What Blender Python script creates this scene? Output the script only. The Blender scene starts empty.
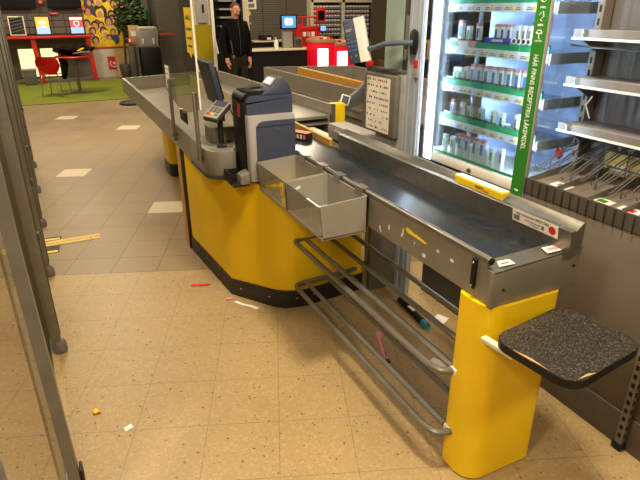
import bpy, bmesh, math, random
from mathutils import Vector, Matrix
random.seed(7)
SC = bpy.context.scene
COL = SC.collection
PI = math.pi
# World frame: X across the checkout (towards the cabinet), Y along the belt (away), Z up, metres.

# ------------------------------------------------------------------ materials
def nm(name):
    m = bpy.data.materials.new(name); m.use_nodes = True
    return m, m.node_tree, m.node_tree.nodes['Principled BSDF']
def s2l(c): return tuple(((v/12.92) if v <= .04045 else ((v+.055)/1.055)**2.4) for v in c)
def mat(name, rgb, rough=.5, metal=0., var=.06, scale=14., spec=.5, bump=0.):
    """rgb given in sRGB 0..255; slight procedural variation of tone and gloss"""
    m, nt, p = nm(name); c = s2l([v/255 for v in rgb])
    co = nt.nodes.new('ShaderNodeTexCoord'); no = nt.nodes.new('ShaderNodeTexNoise')
    no.inputs['Scale'].default_value = scale; no.inputs['Detail'].default_value = 5
    nt.links.new(co.outputs['Object'], no.inputs['Vector'])
    rp = nt.nodes.new('ShaderNodeValToRGB')
    rp.color_ramp.elements[0].color = (*[v*(1-var*2) for v in c], 1); rp.color_ramp.elements[0].position = .3
    rp.color_ramp.elements[1].color = (*[min(1, v*(1+var*2)) for v in c], 1); rp.color_ramp.elements[1].position = .7
    nt.links.new(no.outputs['Fac'], rp.inputs['Fac']); nt.links.new(rp.outputs['Color'], p.inputs['Base Color'])
    p.inputs['Roughness'].default_value = rough; p.inputs['Metallic'].default_value = metal
    p.inputs['Specular IOR Level'].default_value = spec
    if bump:
        b = nt.nodes.new('ShaderNodeBump'); b.inputs['Strength'].default_value = bump; b.inputs['Distance'].default_value = .01
        nt.links.new(no.outputs['Fac'], b.inputs['Height']); nt.links.new(b.outputs['Normal'], p.inputs['Normal'])
    return m
def emis(name, rgb, strength):
    m, nt, p = nm(name); c = s2l([v/255 for v in rgb])
    p.inputs['Base Color'].default_value = (*c, 1); p.inputs['Emission Color'].default_value = (*c, 1)
    p.inputs['Emission Strength'].default_value = strength; p.inputs['Roughness'].default_value = .4
    return m
def glass(name, tint=(235, 240, 238), gloss=.08, rough=.02, haze=0.):
    m = bpy.data.materials.new(name); m.use_nodes = True; nt = m.node_tree; nt.nodes.clear()
    out = nt.nodes.new('ShaderNodeOutputMaterial'); tr = nt.nodes.new('ShaderNodeBsdfTransparent'); gl = nt.nodes.new('ShaderNodeBsdfGlossy')
    tr.inputs['Color'].default_value = (*s2l([v/255 for v in tint]), 1); gl.inputs['Roughness'].default_value = rough
    lw = nt.nodes.new('ShaderNodeLayerWeight'); lw.inputs['Blend'].default_value = .25
    ma = nt.nodes.new('ShaderNodeMath'); ma.operation = 'MULTIPLY_ADD'; ma.inputs[1].default_value = .5; ma.inputs[2].default_value = gloss
    nt.links.new(lw.outputs['Fresnel'], ma.inputs[0]); ma.use_clamp = True
    mx = nt.nodes.new('ShaderNodeMixShader'); nt.links.new(ma.outputs[0], mx.inputs[0])
    last = tr
    if haze:
        df = nt.nodes.new('ShaderNodeBsdfDiffuse'); df.inputs['Color'].default_value = (*s2l([v/255 for v in tint]), 1)
        mh = nt.nodes.new('ShaderNodeMixShader'); mh.inputs[0].default_value = haze
        nt.links.new(tr.outputs[0], mh.inputs[1]); nt.links.new(df.outputs[0], mh.inputs[2]); last = mh
    nt.links.new(last.outputs[0], mx.inputs[1]); nt.links.new(gl.outputs[0], mx.inputs[2]); nt.links.new(mx.outputs[0], out.inputs['Surface'])
    return m

M = {}
M['yellow'] = mat('yellow laminate', (246, 204, 4), .38, var=.03, scale=4)
M['black'] = mat('black plastic', (26, 25, 24), .5, 0, .06, 14, .3)
M['kick'] = mat('black skirting', (34, 32, 30), .4)
M['grey'] = mat('warm grey painted steel', (132, 126, 114), .42, .25, .05, 9)
M['armgrey'] = mat('blue grey arm', (96, 106, 124), .4, .1)
M['steel'] = mat('brushed steel', (130, 127, 119), .34, .75, .06, 22)
M['rail'] = mat('bright steel rail', (176, 172, 164), .28, .9, .05)
M['tube'] = mat('grey tube', (122, 118, 108), .4, .5, .06)
M['belt'] = mat('black rubber belt', (36, 40, 47), .25, 0, .2, 30, .6)  # blue tint in the base paints in the cold cabinet light it reflects
M['bin'] = mat('grey bin sheet', (150, 145, 134), .5, .1, .04, 5)
M['acryl'] = glass('clear acrylic', (222, 219, 211), .02)
M['glass'] = glass('clear glass', (236, 243, 242), .05)
M['screen_acryl'] = glass('tall acrylic', (238, 236, 228), .07, .02, .015)
M['navy'] = mat('dark blue plastic', (58, 64, 84), .5, 0, .05)
M['lgrey'] = mat('light grey plastic', (158, 154, 152), .5, 0, .04)
M['dgrey'] = mat('dark grey plastic', (62, 60, 57), .5)
M['mgrey'] = mat('mid grey plastic', (104, 100, 92), .5)
M['white'] = mat('white card', (232, 228, 220), .6, 0, .03)
M['paper'] = mat('printed paper', (235, 225, 210), .6, 0, .04)
M['cream'] = mat('cream paint', (214, 204, 176), .5)
M['red'] = mat('red lacquer', (205, 32, 26), .4, 0, .05)
M['pink'] = mat('pink paper', (214, 140, 140), .6)
M['sticker_y'] = mat('yellow sticker', (244, 206, 30), .5, 0, .04)
M['green'] = mat('green sign', (46, 122, 36), .45, 0, .03)
M['shelfgreen'] = mat('green shelf strip', (30, 160, 96), .5, 0, .03)
M['bluelabel'] = mat('blue label', (42, 60, 160), .5)
M['bluepan'] = mat('pale blue panel', (172, 190, 214), .35, .2, .03, 3)
M['alu'] = mat('anodised aluminium', (172, 180, 192), .4, .25, .04, 6)
M['wood'] = mat('varnished wood trim', (196, 142, 52), .45, 0, .1, 30)
M['tanrail'] = mat('tan rail', (160, 142, 108), .5)
M['cardboard'] = mat('cardboard', (186, 150, 98), .8, 0, .05)
M['skin'] = mat('skin', (205, 145, 115), .55, 0, .04)
M['hair'] = mat('grey brown hair', (84, 66, 52), .8)
M['jacket'] = mat('black work jacket', (13, 12, 12), .85, 0, .15, 20, .1)
M['trouser'] = mat('dark olive trousers', (42, 38, 31), .85, 0, .15, 14, .1)
M['stubble'] = mat('stubble', (122, 88, 68), .8)
M['shoe'] = mat('black shoe', (22, 20, 19), .5)
M['shelfgrey'] = mat('grey shelving', (128, 120, 112), .45, .2, .06)
M['lip'] = mat('dark tray lip', (84, 76, 66), .5, .1)
M['tray'] = mat('brown grey tray', (128, 116, 104), .4, .2, .06, 5)
M['brownpan'] = mat('brown grey panel', (92, 84, 76), .5, .2, .06, 4)
M['basepan'] = mat('dark taupe panel', (106, 96, 84), .55, 0, .06, 3)
M['wire'] = mat('dull grey wire', (92, 87, 79), .5, .3)
M['orange'] = mat('orange print', (222, 130, 40), .5)
M['blue'] = mat('blue print', (60, 120, 190), .5)
M['teal'] = mat('teal cap', (50, 130, 160), .4)
M['tabor'] = emis('tablet orange screen', (236, 168, 60), .55)
M['tabbl'] = emis('tablet blue screen', (130, 170, 225), .6)
M['tabrd'] = emis('tablet red screen', (176, 60, 60), .5)
M['tabwh'] = emis('tablet white screen', (235, 230, 230), .6)
M['posblue'] = emis('till screen blue', (70, 130, 190), .8)
M['poswhite'] = emis('till screen white', (190, 225, 245), .9)
M['lcd'] = mat('grey lcd', (150, 150, 132), .3)
M['led'] = emis('cold led strip', (214, 232, 255), 9)
M['fill_in'] = emis('added inner fill strip', (208, 228, 255), 70)  # glow for added strips that brighten the cabinet interior
M['litbox'] = emis('lit white box', (255, 246, 246), 2.2)
M['litred'] = emis('backlit red front', (215, 16, 34), .35)
M['litwall'] = emis('warm backlit panel', (255, 226, 160), 1.1)
M['tv'] = mat('black television glass', (15, 15, 17), .3, 0, .1, 14, .2)
M['turf'] = mat('green turf', (112, 122, 40), .95, 0, .16, 180, .2, .4)
M['wallgrey'] = mat('grey wall paint', (104, 98, 88), .8, 0, .04, 2)
M['wallwhite'] = mat('off white wall', (206, 198, 182), .7, 0, .03, 2)
M['walldark'] = mat('dark wall', (58, 52, 47), .8, 0, .06, 2)
M['leaf'] = mat('dark green leaf', (56, 70, 24), .6, 0, .2, 9)
M['trunk'] = mat('brown stem', (80, 60, 40), .8)
M['pyellow'] = mat('poster yellow', (226, 192, 30), .55, 0, .12, 8)
M['pdark'] = mat('poster dark', (40, 34, 30), .55)
M['sheet_y'] = glass('yellow translucent sheet', (196, 178, 30), .05, .2, .55)
M['reflbrown'] = glass('smoked glass', (130, 116, 98), .14, .04, .25)
M['frost'] = glass('frosted green glass', (190, 212, 200), .1, .2, .55)
M['shutter'] = None
M['text_d'] = mat('dark ink', (44, 40, 38), .6)
M['text_w'] = mat('white ink', (238, 240, 232), .5)
M['text_r'] = mat('red ink', (200, 30, 30), .5)
M['ink_grey'] = mat('faded ink', (120, 112, 104), .6)

def slat_mat(name, rgb, period, axis='Z', depth=.5):
    m, nt, p = nm(name); c = s2l([v/255 for v in rgb])
    p.inputs['Base Color'].default_value = (*c, 1); p.inputs['Roughness'].default_value = .5; p.inputs['Metallic'].default_value = .2
    co = nt.nodes.new('ShaderNodeTexCoord'); sp = nt.nodes.new('ShaderNodeSeparateXYZ'); nt.links.new(co.outputs['Object'], sp.inputs[0])
    d = nt.nodes.new('ShaderNodeMath'); d.operation = 'MULTIPLY'; d.inputs[1].default_value = 2*PI/period; nt.links.new(sp.outputs[axis], d.inputs[0])
    s = nt.nodes.new('ShaderNodeMath'); s.operation = 'SINE'; nt.links.new(d.outputs[0], s.inputs[0])
    b = nt.nodes.new('ShaderNodeBump'); b.inputs['Strength'].default_value = depth; b.inputs['Distance'].default_value = period*.15
    nt.links.new(s.outputs[0], b.inputs['Height']); nt.links.new(b.outputs['Normal'], p.inputs['Normal'])
    return m
M['shutter'] = slat_mat('roller shutter slats', (92, 84, 74), .04, 'Z', .35)
M['louvre'] = slat_mat('cabinet back louvres', (158, 172, 212), .12, 'Z', .5)
M['ribpan'] = slat_mat('ribbed back panel', (104, 96, 90), .045, 'Y', .4)

# floor: two tile fields laid skew to the checkout
def floor_mat():
    m, nt, p = nm('terrazzo and stone tiles'); N = nt.nodes; L = nt.links
    def math_(op, a, b=None, c=None):
        n = N.new('ShaderNodeMath'); n.operation = op
        for i, v in enumerate((a, b, c)):
            if v is None: continue
            if isinstance(v, (int, float)): n.inputs[i].default_value = v
            else: L.new(v, n.inputs[i])
        return n.outputs[0]
    def mix(f, a, b):
        n = N.new('ShaderNodeMix'); n.data_type = 'RGBA'
        for s, v in ((0, f), (6, a), (7, b)):
            if isinstance(v, (int, float)): n.inputs[s].default_value = v
            elif isinstance(v, tuple): n.inputs[s].default_value = (*v, 1)
            else: L.new(v, n.inputs[s])
        return n.outputs[2]
    geo = N.new('ShaderNodeNewGeometry'); sp = N.new('ShaderNodeSeparateXYZ'); L.new(geo.outputs['Position'], sp.inputs[0])
    X, Y = sp.outputs['X'], sp.outputs['Y']
    c = math_('ADD', math_('MULTIPLY', X, 3.11516), math_('MULTIPLY_ADD', Y, -1.18614, 2.2977))
    r = math_('ADD', math_('MULTIPLY', X, 1.18614), math_('MULTIPLY_ADD', Y, 3.11516, -.2379))
    far = math_('GREATER_THAN', r, 6.0)
    def seam(v, off, w):
        f = math_('FRACT', math_('SUBTRACT', v, off)); d = math_('MINIMUM', f, math_('SUBTRACT', 1.0, f))
        return math_('LESS_THAN', d, w)
    seam_n = math_('MAXIMUM', seam(c, 0, .006), seam(r, 0, .006))
    seam_f = math_('MAXIMUM', seam(c, .31, .009), seam(r, .8, .009))
    no = N.new('ShaderNodeTexNoise'); no.inputs['Scale'].default_value = 2.2; no.inputs['Detail'].default_value = 6; L.new(geo.outputs['Position'], no.inputs['Vector'])
    nf = N.new('ShaderNodeTexNoise'); nf.inputs['Scale'].default_value = 90; nf.inputs['Detail'].default_value = 3; L.new(geo.outputs['Position'], nf.inputs['Vector'])
    wv = N.new('ShaderNodeVectorMath'); wv.operation = 'MULTIPLY_ADD'; wv.inputs[1].default_value = (.02, .02, 0); L.new(nf.outputs['Color'], wv.inputs[0]); L.new(geo.outputs['Position'], wv.inputs[2]); warp = wv.outputs[0]
    def chips(scale, thr, dens):
        v = N.new('ShaderNodeTexVoronoi'); v.inputs['Scale'].default_value = scale; L.new(warp, v.inputs['Vector'])
        s = N.new('ShaderNodeSeparateColor'); L.new(v.outputs['Color'], s.inputs[0])
        return math_('MULTIPLY', math_('LESS_THAN', v.outputs['Distance'], thr), math_('GREATER_THAN', s.outputs[0], dens)), s.outputs[1]
    ch1, h1 = chips(48, .24, .80); ch2, h2 = chips(110, .38, .5); ch3, h3 = chips(70, .45, .5)
    base = mix(no.outputs['Fac'], s2l((.59, .49, .325)), s2l((.73, .63, .445)))
    base = mix(math_('MULTIPLY', nf.outputs['Fac'], .5), base, s2l((.56, .46, .31)))
    base = mix(math_('MULTIPLY', ch3, .22), base, s2l((.80, .70, .54)))
    base = mix(math_('MULTIPLY', ch2, math_('MULTIPLY_ADD', h2, .45, .12)), base, s2l((.52, .44, .34)))
    base = mix(math_('MULTIPLY', ch1, math_('MULTIPLY_ADD', h1, .7, .25)), base, s2l((.27, .22, .17)))
    # scuffed patch of worn polish by the aisle: keeps its own outline
    base = mix(math_('MULTIPLY', seam_n, .55), base, s2l((.42, .36, .28)))
    stone = mix(no.outputs['Fac'], s2l((.50, .42, .29)), s2l((.60, .51, .37)))
    fc = math_('FLOOR', math_('SUBTRACT', c, .31)); fr_ = math_('FLOOR', math_('SUBTRACT', r, .8))
    wn = N.new('ShaderNodeTexWhiteNoise'); wn.noise_dimensions = '2D'; cb = N.new('ShaderNodeCombineXYZ'); L.new(fc, cb.inputs[0]); L.new(fr_, cb.inputs[1]); L.new(cb.outputs[0], wn.inputs[0])
    stone = mix(math_('MULTIPLY', wn.outputs['Value'], .25), stone, s2l((.44, .38, .29)))
    light = None
    for a, b in ((-8, 13), (-4, 9), (-8, 21), (-12, 24), (-3, 28)):
        hit = math_('MULTIPLY', math_('COMPARE', fc, float(a), .1), math_('COMPARE', fr_, float(b), .1))
        light = hit if light is None else math_('MAXIMUM', light, hit)
    stone = mix(math_('MULTIPLY', light, .9), stone, s2l((.82, .76, .62)))
    stone = mix(math_('MULTIPLY', seam_f, .8), stone, s2l((.30, .26, .20)))
    col = mix(far, base, stone)
    edge = math_('LESS_THAN', math_('ABSOLUTE', math_('SUBTRACT', r, 6.0)), .012)
    col = mix(math_('MULTIPLY', edge, .7), col, s2l((.3, .26, .2)))
    L.new(col, p.inputs['Base Color'])
    L.new(math_('MULTIPLY_ADD', no.outputs['Fac'], .2, .34), p.inputs['Roughness'])
    p.inputs['Specular IOR Level'].default_value = .35
    return m
M['floor'] = floor_mat()
def seat_mat():
    m, nt, p = nm('speckled black laminate'); N = nt.nodes; L = nt.links
    co = N.new('ShaderNodeTexCoord'); no = N.new('ShaderNodeTexNoise'); no.inputs['Scale'].default_value = 170; no.inputs['Detail'].default_value = 4
    L.new(co.outputs['Object'], no.inputs['Vector']); rp = N.new('ShaderNodeValToRGB')
    rp.color_ramp.elements[0].position = .50; rp.color_ramp.elements[0].color = (*s2l((.15, .135, .125)), 1)
    rp.color_ramp.elements[1].position = .72; rp.color_ramp.elements[1].color = (*s2l((.42, .385, .35)), 1)
    L.new(no.outputs['Fac'], rp.inputs[0]); L.new(rp.outputs[0], p.inputs['Base Color']); p.inputs['Roughness'].default_value = .42
    return m
M['laminate'] = seat_mat()

# ------------------------------------------------------------------ mesh builder
def wloc(o):
    v = Vector((0, 0, 0))
    while o is not None: v += Vector(o.location); o = o.parent
    return v
class MB:
    def __init__(s): s.bm = bmesh.new(); s.mats = []; s.T = Matrix.Identity(4)
    def mi(s, m):
        m = M[m] if isinstance(m, str) else m
        if m not in s.mats: s.mats.append(m)
        return s.mats.index(m)
    def _fin(s, verts, faces, m, bev=0, seg=2):
        i = s.mi(m)
        for f in faces: f.material_index = i
        if bev:
            es = list({e for f in faces for e in f.edges})
            r = bmesh.ops.bevel(s.bm, geom=es, offset=bev, segments=seg, affect='EDGES', profile=.5, clamp_overlap=True)
            verts = list({v for v in verts if v.is_valid} | set(r['verts']))
            for f in r['faces']: f.material_index = i
        if s.T != Matrix.Identity(4): bmesh.ops.transform(s.bm, matrix=s.T, verts=[v for v in verts if v.is_valid])
        return s
    def box(s, x0, x1, y0, y1, z0, z1, m, bev=0, seg=2):
        vs = [s.bm.verts.new((x, y, z)) for x in (x0, x1) for y in (y0, y1) for z in (z0, z1)]
        fs = [s.bm.faces.new([vs[i] for i in q]) for q in ((0, 1, 3, 2), (4, 6, 7, 5), (0, 4, 5, 1), (2, 3, 7, 6), (0, 2, 6, 4), (1, 5, 7, 3))]
        return s._fin(vs, fs, m, bev, seg)
    def prism(s, pts, lo, hi, m, axis='Z', bev=0, seg=2):
        def mk(p, t): return {'Z': (p[0], p[1], t), 'Y': (p[0], t, p[1]), 'X': (t, p[0], p[1])}[axis]
        A = [s.bm.verts.new(mk(p, lo)) for p in pts]; B = [s.bm.verts.new(mk(p, hi)) for p in pts]; n = len(pts)
        fs = [s.bm.faces.new(A[::-1]), s.bm.faces.new(B)] + [s.bm.faces.new((A[i], A[(i+1) % n], B[(i+1) % n], B[i])) for i in range(n)]
        bmesh.ops.recalc_face_normals(s.bm, faces=fs)
        return s._fin(A+B, fs, m, bev, seg)
    def poly(s, pts, m):
        vs = [s.bm.verts.new(p) for p in pts]; return s._fin(vs, [s.bm.faces.new(vs)], m)
    def hexa(s, bot, top, m, bev=0):
        A = [s.bm.verts.new(p) for p in bot]; B = [s.bm.verts.new(p) for p in top]; n = len(A)
        fs = [s.bm.faces.new(A[::-1]), s.bm.faces.new(B)] + [s.bm.faces.new((A[i], A[(i+1) % n], B[(i+1) % n], B[i])) for i in range(n)]
        bmesh.ops.recalc_face_normals(s.bm, faces=fs)
        return s._fin(A+B, fs, m, bev)
    def tube(s, pts, r, m, n=10, fillet=0, closed=False):
        P = [Vector(p) for p in pts]
        if fillet:
            Q = [P[0]]
            for i in range(1, len(P)-1):
                a, b = (P[i-1]-P[i]), (P[i+1]-P[i]); f = min(fillet, a.length*.45, b.length*.45)
                s0, s1 = P[i]+a.normalized()*f, P[i]+b.normalized()*f
                for k in range(6):
                    t = k/5; Q.append((1-t)**2*s0+2*t*(1-t)*P[i]+t*t*s1)
            Q.append(P[-1]); P = Q
        rs = r if isinstance(r, (list, tuple)) else [r]*len(P)
        rings = []; allv = []; u = None
        for i, p in enumerate(P):
            d = (P[min(i+1, len(P)-1)]-P[max(i-1, 0)]).normalized()
            if u is None: u = d.orthogonal().normalized()
            u = (u-d*u.dot(d)); u = u.normalized() if u.length > 1e-6 else d.orthogonal().normalized()
            w = d.cross(u)
            ring = [s.bm.verts.new(p+rs[i]*(math.cos(2*PI*k/n)*u+math.sin(2*PI*k/n)*w)) for k in range(n)]
            rings.append(ring); allv += ring
        fs = []
        for a, b in zip(rings, rings[1:]):
            fs += [s.bm.faces.new((a[k], a[(k+1) % n], b[(k+1) % n], b[k])) for k in range(n)]
        fs += [s.bm.faces.new(rings[0][::-1]), s.bm.faces.new(rings[-1])]
        return s._fin(allv, fs, m)
    def lathe(s, c, prof, m, n=20, axis='Z'):
        """closed profile of (radius, height)"""
        rings = []; allv = []
        for r, h in prof:
            ring = []
            for k in range(n):
                a = 2*PI*k/n; x, y = r*math.cos(a), r*math.sin(a)
                q = {'Z': (x, y, h), 'Y': (x, h, y), 'X': (h, x, y)}[axis]
                ring.append(s.bm.verts.new((c[0]+q[0], c[1]+q[1], c[2]+q[2])))
            rings.append(ring); allv += ring
        fs = []
        for a, b in zip(rings, rings[1:]): fs += [s.bm.faces.new((a[k], a[(k+1) % n], b[(k+1) % n], b[k])) for k in range(n)]
        fs += [s.bm.faces.new(rings[0][::-1]), s.bm.faces.new(rings[-1])]
        bmesh.ops.recalc_face_normals(s.bm, faces=fs)
        return s._fin(allv, fs, m)
    def ball(s, c, r, m, seg=14):
        r = r if isinstance(r, (tuple, list)) else (r, r, r)
        g = bmesh.ops.create_uvsphere(s.bm, u_segments=seg, v_segments=max(6, seg*2//3), radius=1)
        for v in g['verts']: v.co = Vector((v.co.x*r[0]+c[0], v.co.y*r[1]+c[1], v.co.z*r[2]+c[2]))
        return s._fin(g['verts'], list({f for v in g['verts'] for f in v.link_faces}), m)
    def mesh(s, me, mtx, m):
        n0 = len(s.bm.verts); f0 = len(s.bm.faces); s.bm.from_mesh(me); s.bm.verts.ensure_lookup_table(); s.bm.faces.ensure_lookup_table()
        vs = s.bm.verts[n0:]; bmesh.ops.transform(s.bm, matrix=mtx, verts=vs)
        return s._fin(vs, s.bm.faces[f0:], m)
    def text(s, txt, mtx, size, m, depth=.0006, align='CENTER'):
        cu = bpy.data.curves.new('t', 'FONT'); cu.body = txt; cu.size = size; cu.extrude = depth; cu.align_x = align; cu.align_y = 'CENTER'
        ob = bpy.data.objects.new('t', cu); COL.objects.link(ob); bpy.context.view_layer.update()
        me = bpy.data.meshes.new_from_object(ob.evaluated_get(bpy.context.evaluated_depsgraph_get()))
        bpy.data.objects.remove(ob); bpy.data.curves.remove(cu)
        s.mesh(me, mtx, m); bpy.data.meshes.remove(me); return s
    def build(s, name, parent=None, ang=35):
        off = wloc(parent) if parent is not None else Vector((0, 0, 0))
        if off.length: bmesh.ops.translate(s.bm, vec=-off, verts=s.bm.verts)
        me = bpy.data.meshes.new(name); s.bm.to_mesh(me); s.bm.free()
        for m in s.mats: me.materials.append(m)
        for p in me.polygons: p.use_smooth = True
        me.set_sharp_from_angle(angle=math.radians(ang))
        o = bpy.data.objects.new(name, me); COL.objects.link(o)
        if parent is not None: o.parent = parent
        return o
def frame(o, x, y, z=None):
    """matrix whose local x,y axes are the given world vectors"""
    x = Vector(x).normalized(); y = Vector(y); y = (y-x*y.dot(x)).normalized(); zz = x.cross(y)
    m = Matrix((x, y, zz)).transposed().to_4x4(); m.translation = Vector(o); return m
def tag(o, label, cat, group=None):
    o['label'] = label; o['category'] = cat
    if group: o['group'] = group
    return o
def struct(o): o['kind'] = 'structure'; return o
def thing(name, label, cat, loc, group=None, rz=0):
    o = bpy.data.objects.new(name, None); COL.objects.link(o); o.location = loc; o.rotation_euler = (0, 0, rz); o.empty_display_size = .1
    return tag(o, label, cat, group)
def dup(root, loc, label=None, rz=None):
    r = root.copy(); COL.objects.link(r); r.location = loc
    if rz is not None: r.rotation_euler = (0, 0, rz)
    if label: r['label'] = label
    for ch in list(root.children):
        c = ch.copy(); COL.objects.link(c); c.parent = r
        for g in list(ch.children):
            d = g.copy(); COL.objects.link(d); d.parent = c
    return r
ORD = ['first', 'second', 'third', 'fourth', 'fifth', 'sixth', 'seventh', 'eighth', 'ninth', 'tenth', 'eleventh', 'twelfth', 'thirteenth', 'fourteenth', 'fifteenth', 'sixteenth']
def rrect(x0, x1, y0, y1, rad, n=6):
    rr = rad if isinstance(rad, (list, tuple)) else [rad]*4       # corners: x0y0, x1y0, x1y1, x0y1
    out = []
    for (cx, cy, a0), r in zip(((x0, y0, PI), (x1, y0, 1.5*PI), (x1, y1, 0), (x0, y1, .5*PI)), rr):
        sx = 1 if cx == x0 else -1; sy = 1 if cy == y0 else -1
        for k in range(n+1):
            a = a0+k*PI/2/n; out.append((cx+sx*r+r*math.cos(a), cy+sy*r+r*math.sin(a)))
    return out

# ------------------------------------------------------------------ setting
b = MB(); b.box(-7, 8, -4.5, 15, -.1, 0, 'floor'); struct(b.build('floor'))
b = MB(); b.box(-7, 8, -4.5, 15, 3.2, 3.3, 'wallwhite'); struct(b.build('ceiling'))
b = MB(); b.box(-7, 1.45, 14.3, 14.5, 0, 3.2, 'wallgrey'); struct(b.build('wall_back_left'))
b = MB(); b.box(1.45, 8, 10.6, 10.8, 0, 3.2, 'walldark'); struct(b.build('wall_back_right'))
b = MB(); b.box(1.35, 1.45, 10.6, 14.5, 0, 3.2, 'walldark'); struct(b.build('wall_return'))
b = MB(); b.box(-7.1, -7, -4.5, 15, 0, 3.2, 'wallgrey'); struct(b.build('wall_left'))
b = MB(); b.box(8, 8.1, -4.5, 15, 0, 3.2, 'walldark'); struct(b.build('wall_right'))
b = MB(); b.box(-7, 8, -4.6, -4.5, 0, 3.2, 'wallwhite'); struct(b.build('wall_front'))
b = MB(); b.box(-6.9, 1.3, 10.2, 13.48, .001, .012, 'turf')
tag(b.build('carpet'), 'green artificial turf covering the floor of the betting corner at the back left', 'carpet')
# padded tile band and lit panels on the back wall
b = MB()
for r_ in range(3):
    for c_ in range(9):
        x = -2.55+c_*.27; z = 1.06+r_*.15
        b.box(x+.004, x+.266, 14.26, 14.3, z+.004, z+.146, 'wallgrey', .012, 1)
tag(b.build('wall_tile_band'), 'grey padded tile band on the back wall above the red counter', 'wall tiles')
for i, (x0, x1, s_) in enumerate(((-1.80, -1.44, 'left'), (-1.32, -.95, 'right'))):
    t = thing('light_panel', f'warm lit white panel below the red counter, {s_} of the red support leg', 'light panel', ((x0+x1)/2, 14.27, .1), 'lit panels under the red counter')
    MB().box(x0, x1, 14.24, 14.27, .1, .74, 'litwall').build('diffuser', t)
    f = MB(); f.box(x0-.02, x0, 14.23, 14.29, .08, .76, 'cream').box(x1, x1+.02, 14.23, 14.29, .08, .76, 'cream').box(x0-.02, x1+.02, 14.23, 14.29, .74, .76, 'cream').box(x0-.02, x1+.02, 14.23, 14.29, .08, .1, 'cream'); f.build('panel_frame', t)

# ------------------------------------------------------------------ main checkout
CK = thing('checkout_counter', 'long yellow and grey supermarket checkout with black conveyor belt in the middle', 'checkout', (.1, 1.5, 0))
base = [(-.422, 2.514), (-.36, 1.753)]
P0, P1, P2 = Vector((-.36, 1.753)), Vector((-.117, 1.422)), Vector((.383, 1.474))
s0 = P1+(P0-P1).normalized()*.14; s1 = P1+(P2-P1).normalized()*.14
for k in range(9):
    t = k/8; q = (1-t)**2*s0+2*t*(1-t)*P1+t*t*s1; base.append((q.x, q.y))
base += [(.383, 1.474), (.383, 2.55), (-.40, 2.55)]
b = MB(); b.prism(base, .108, .74, 'yellow'); b.build('yellow_base', CK)
# skirting follows the same plan, a little proud
cx = sum(p[0] for p in base)/len(base); cy = sum(p[1] for p in base)/len(base)
kb = [(p[0]+(.008 if p[0] > cx else -.008), p[1]+(.004 if p[1] > cy else -.008)) for p in base]
b = MB(); b.prism(kb, 0, .11, 'kick')
k_ = b.build('kick_plate', CK)
for x, y in ((-.32, 1.68), (-.20, 1.515), (-.06, 1.43), (.05, 1.432), (-.39, 2.2)):
    b = MB(); n_ = 10; b.ball((x-.012, y-.012, .07), .006, 'rail', 8); b.build('screw', k_)
b = MB(); b.box(-.436, -.402, 2.57, 2.70, 0, .74, 'wood').box(-.438, -.41, 2.555, 2.575, 0, .74, 'dgrey'); b.build('end_board', CK)
b = MB(); b.prism(rrect(-.19, .10, 4.45, 4.85, .08), .13, .74, 'yellow'); lp = b.build('support_leg', CK)
b = MB(); b.prism(rrect(-.195, .105, 4.445, 4.855, .08), 0, .13, 'kick'); b.build('kick_plate', lp)
# near pillar
b = MB(); b.prism(rrect(-.016, .315, -.018, .14, (.075, .05, .03, .03), 8), 0.006, .74, 'yellow'); pl = b.build('pillar', CK)
b = MB(); b.prism(rrect(-.012, .311, -.014, .136, (.07, .05, .03, .03), 8), 0, .008, 'kick'); b.build('pillar_foot', pl)
# conveyor housing
b = MB(); b.prism([(0, .742), (.372, .742), (.372, .865), (0, .865)], .012, 2.4, 'grey', 'Y', .003, 1)
hs = b.build('conveyor_housing', CK)
b = MB(); b.hexa([(-.004, -.006, .738), (.376, -.006, .738), (.376, .012, .738), (-.004, .012, .738)], [(-.004, -.006, .866), (.376, -.006, .882), (.376, .012, .882), (-.004, .012, .866)], 'grey', .002)
b.hexa([(-.004, -.006, .862), (.376, -.006, .878), (.33, .065, .878), (.02, .065, .868)], [(-.004, -.006, .867), (.376, -.006, .883), (.33, .065, .884), (.02, .065, .874)], 'steel')
ep = b.build('end_plate', CK)
for x, z in ((.04, .80), (.345, .82)): MB().ball((x, -.008, z), .005, 'black', 8).build('bolt', ep)
b = MB(); b.hexa([(.03, .012, .8735), (.088, .005, .8765), (.092, .038, .8770), (.05, .045, .8745)], [(.03, .012, .8742), (.088, .005, .8772), (.092, .038, .8778), (.05, .045, .8752)], 'paper'); b.box(.045, .08, .018, .024, .878, .8785, 'ink_grey'); st = b.build('sticker', ep); st['label'] = 'torn white sticker on end plate'
b = MB(); b.hexa([(.225, .005, .8835), (.30, .002, .886), (.305, .04, .886), (.24, .045, .884)], [(.225, .005, .8842), (.30, .002, .8868), (.305, .04, .8868), (.24, .045, .885)], 'paper'); b.hexa([(.245, .015, .8852), (.285, .012, .887), (.287, .03, .887), (.25, .034, .8855)], [(.245, .015, .8856), (.285, .012, .8874), (.287, .03, .8874), (.25, .034, .886)], 'pink'); st = b.build('sticker', ep); st['label'] = 'white sticker with pink print on end plate'
# belt
b = MB(); b.prism([(.06, .862), (.075, .8695), (2.3, .8695), (2.3, .862)], .016, .29, 'belt', 'X'); b.build('conveyor_belt', CK)
# rolled front edge
b = MB(); b.tube([(.004, .022, .894), (.004, 1.56, .894)], .0125, 'steel', 14).prism([(-.002, .86), (.010, .86), (.010, .888), (-.002, .888)], .03, 1.56, 'grey', 'Y'); er = b.build('edge_rail', CK)
b = MB(); b.tube([(.004, .0185, .894), (.004, .0225, .894)], .0115, 'black', 14); b.build('end_cap', er)
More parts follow.
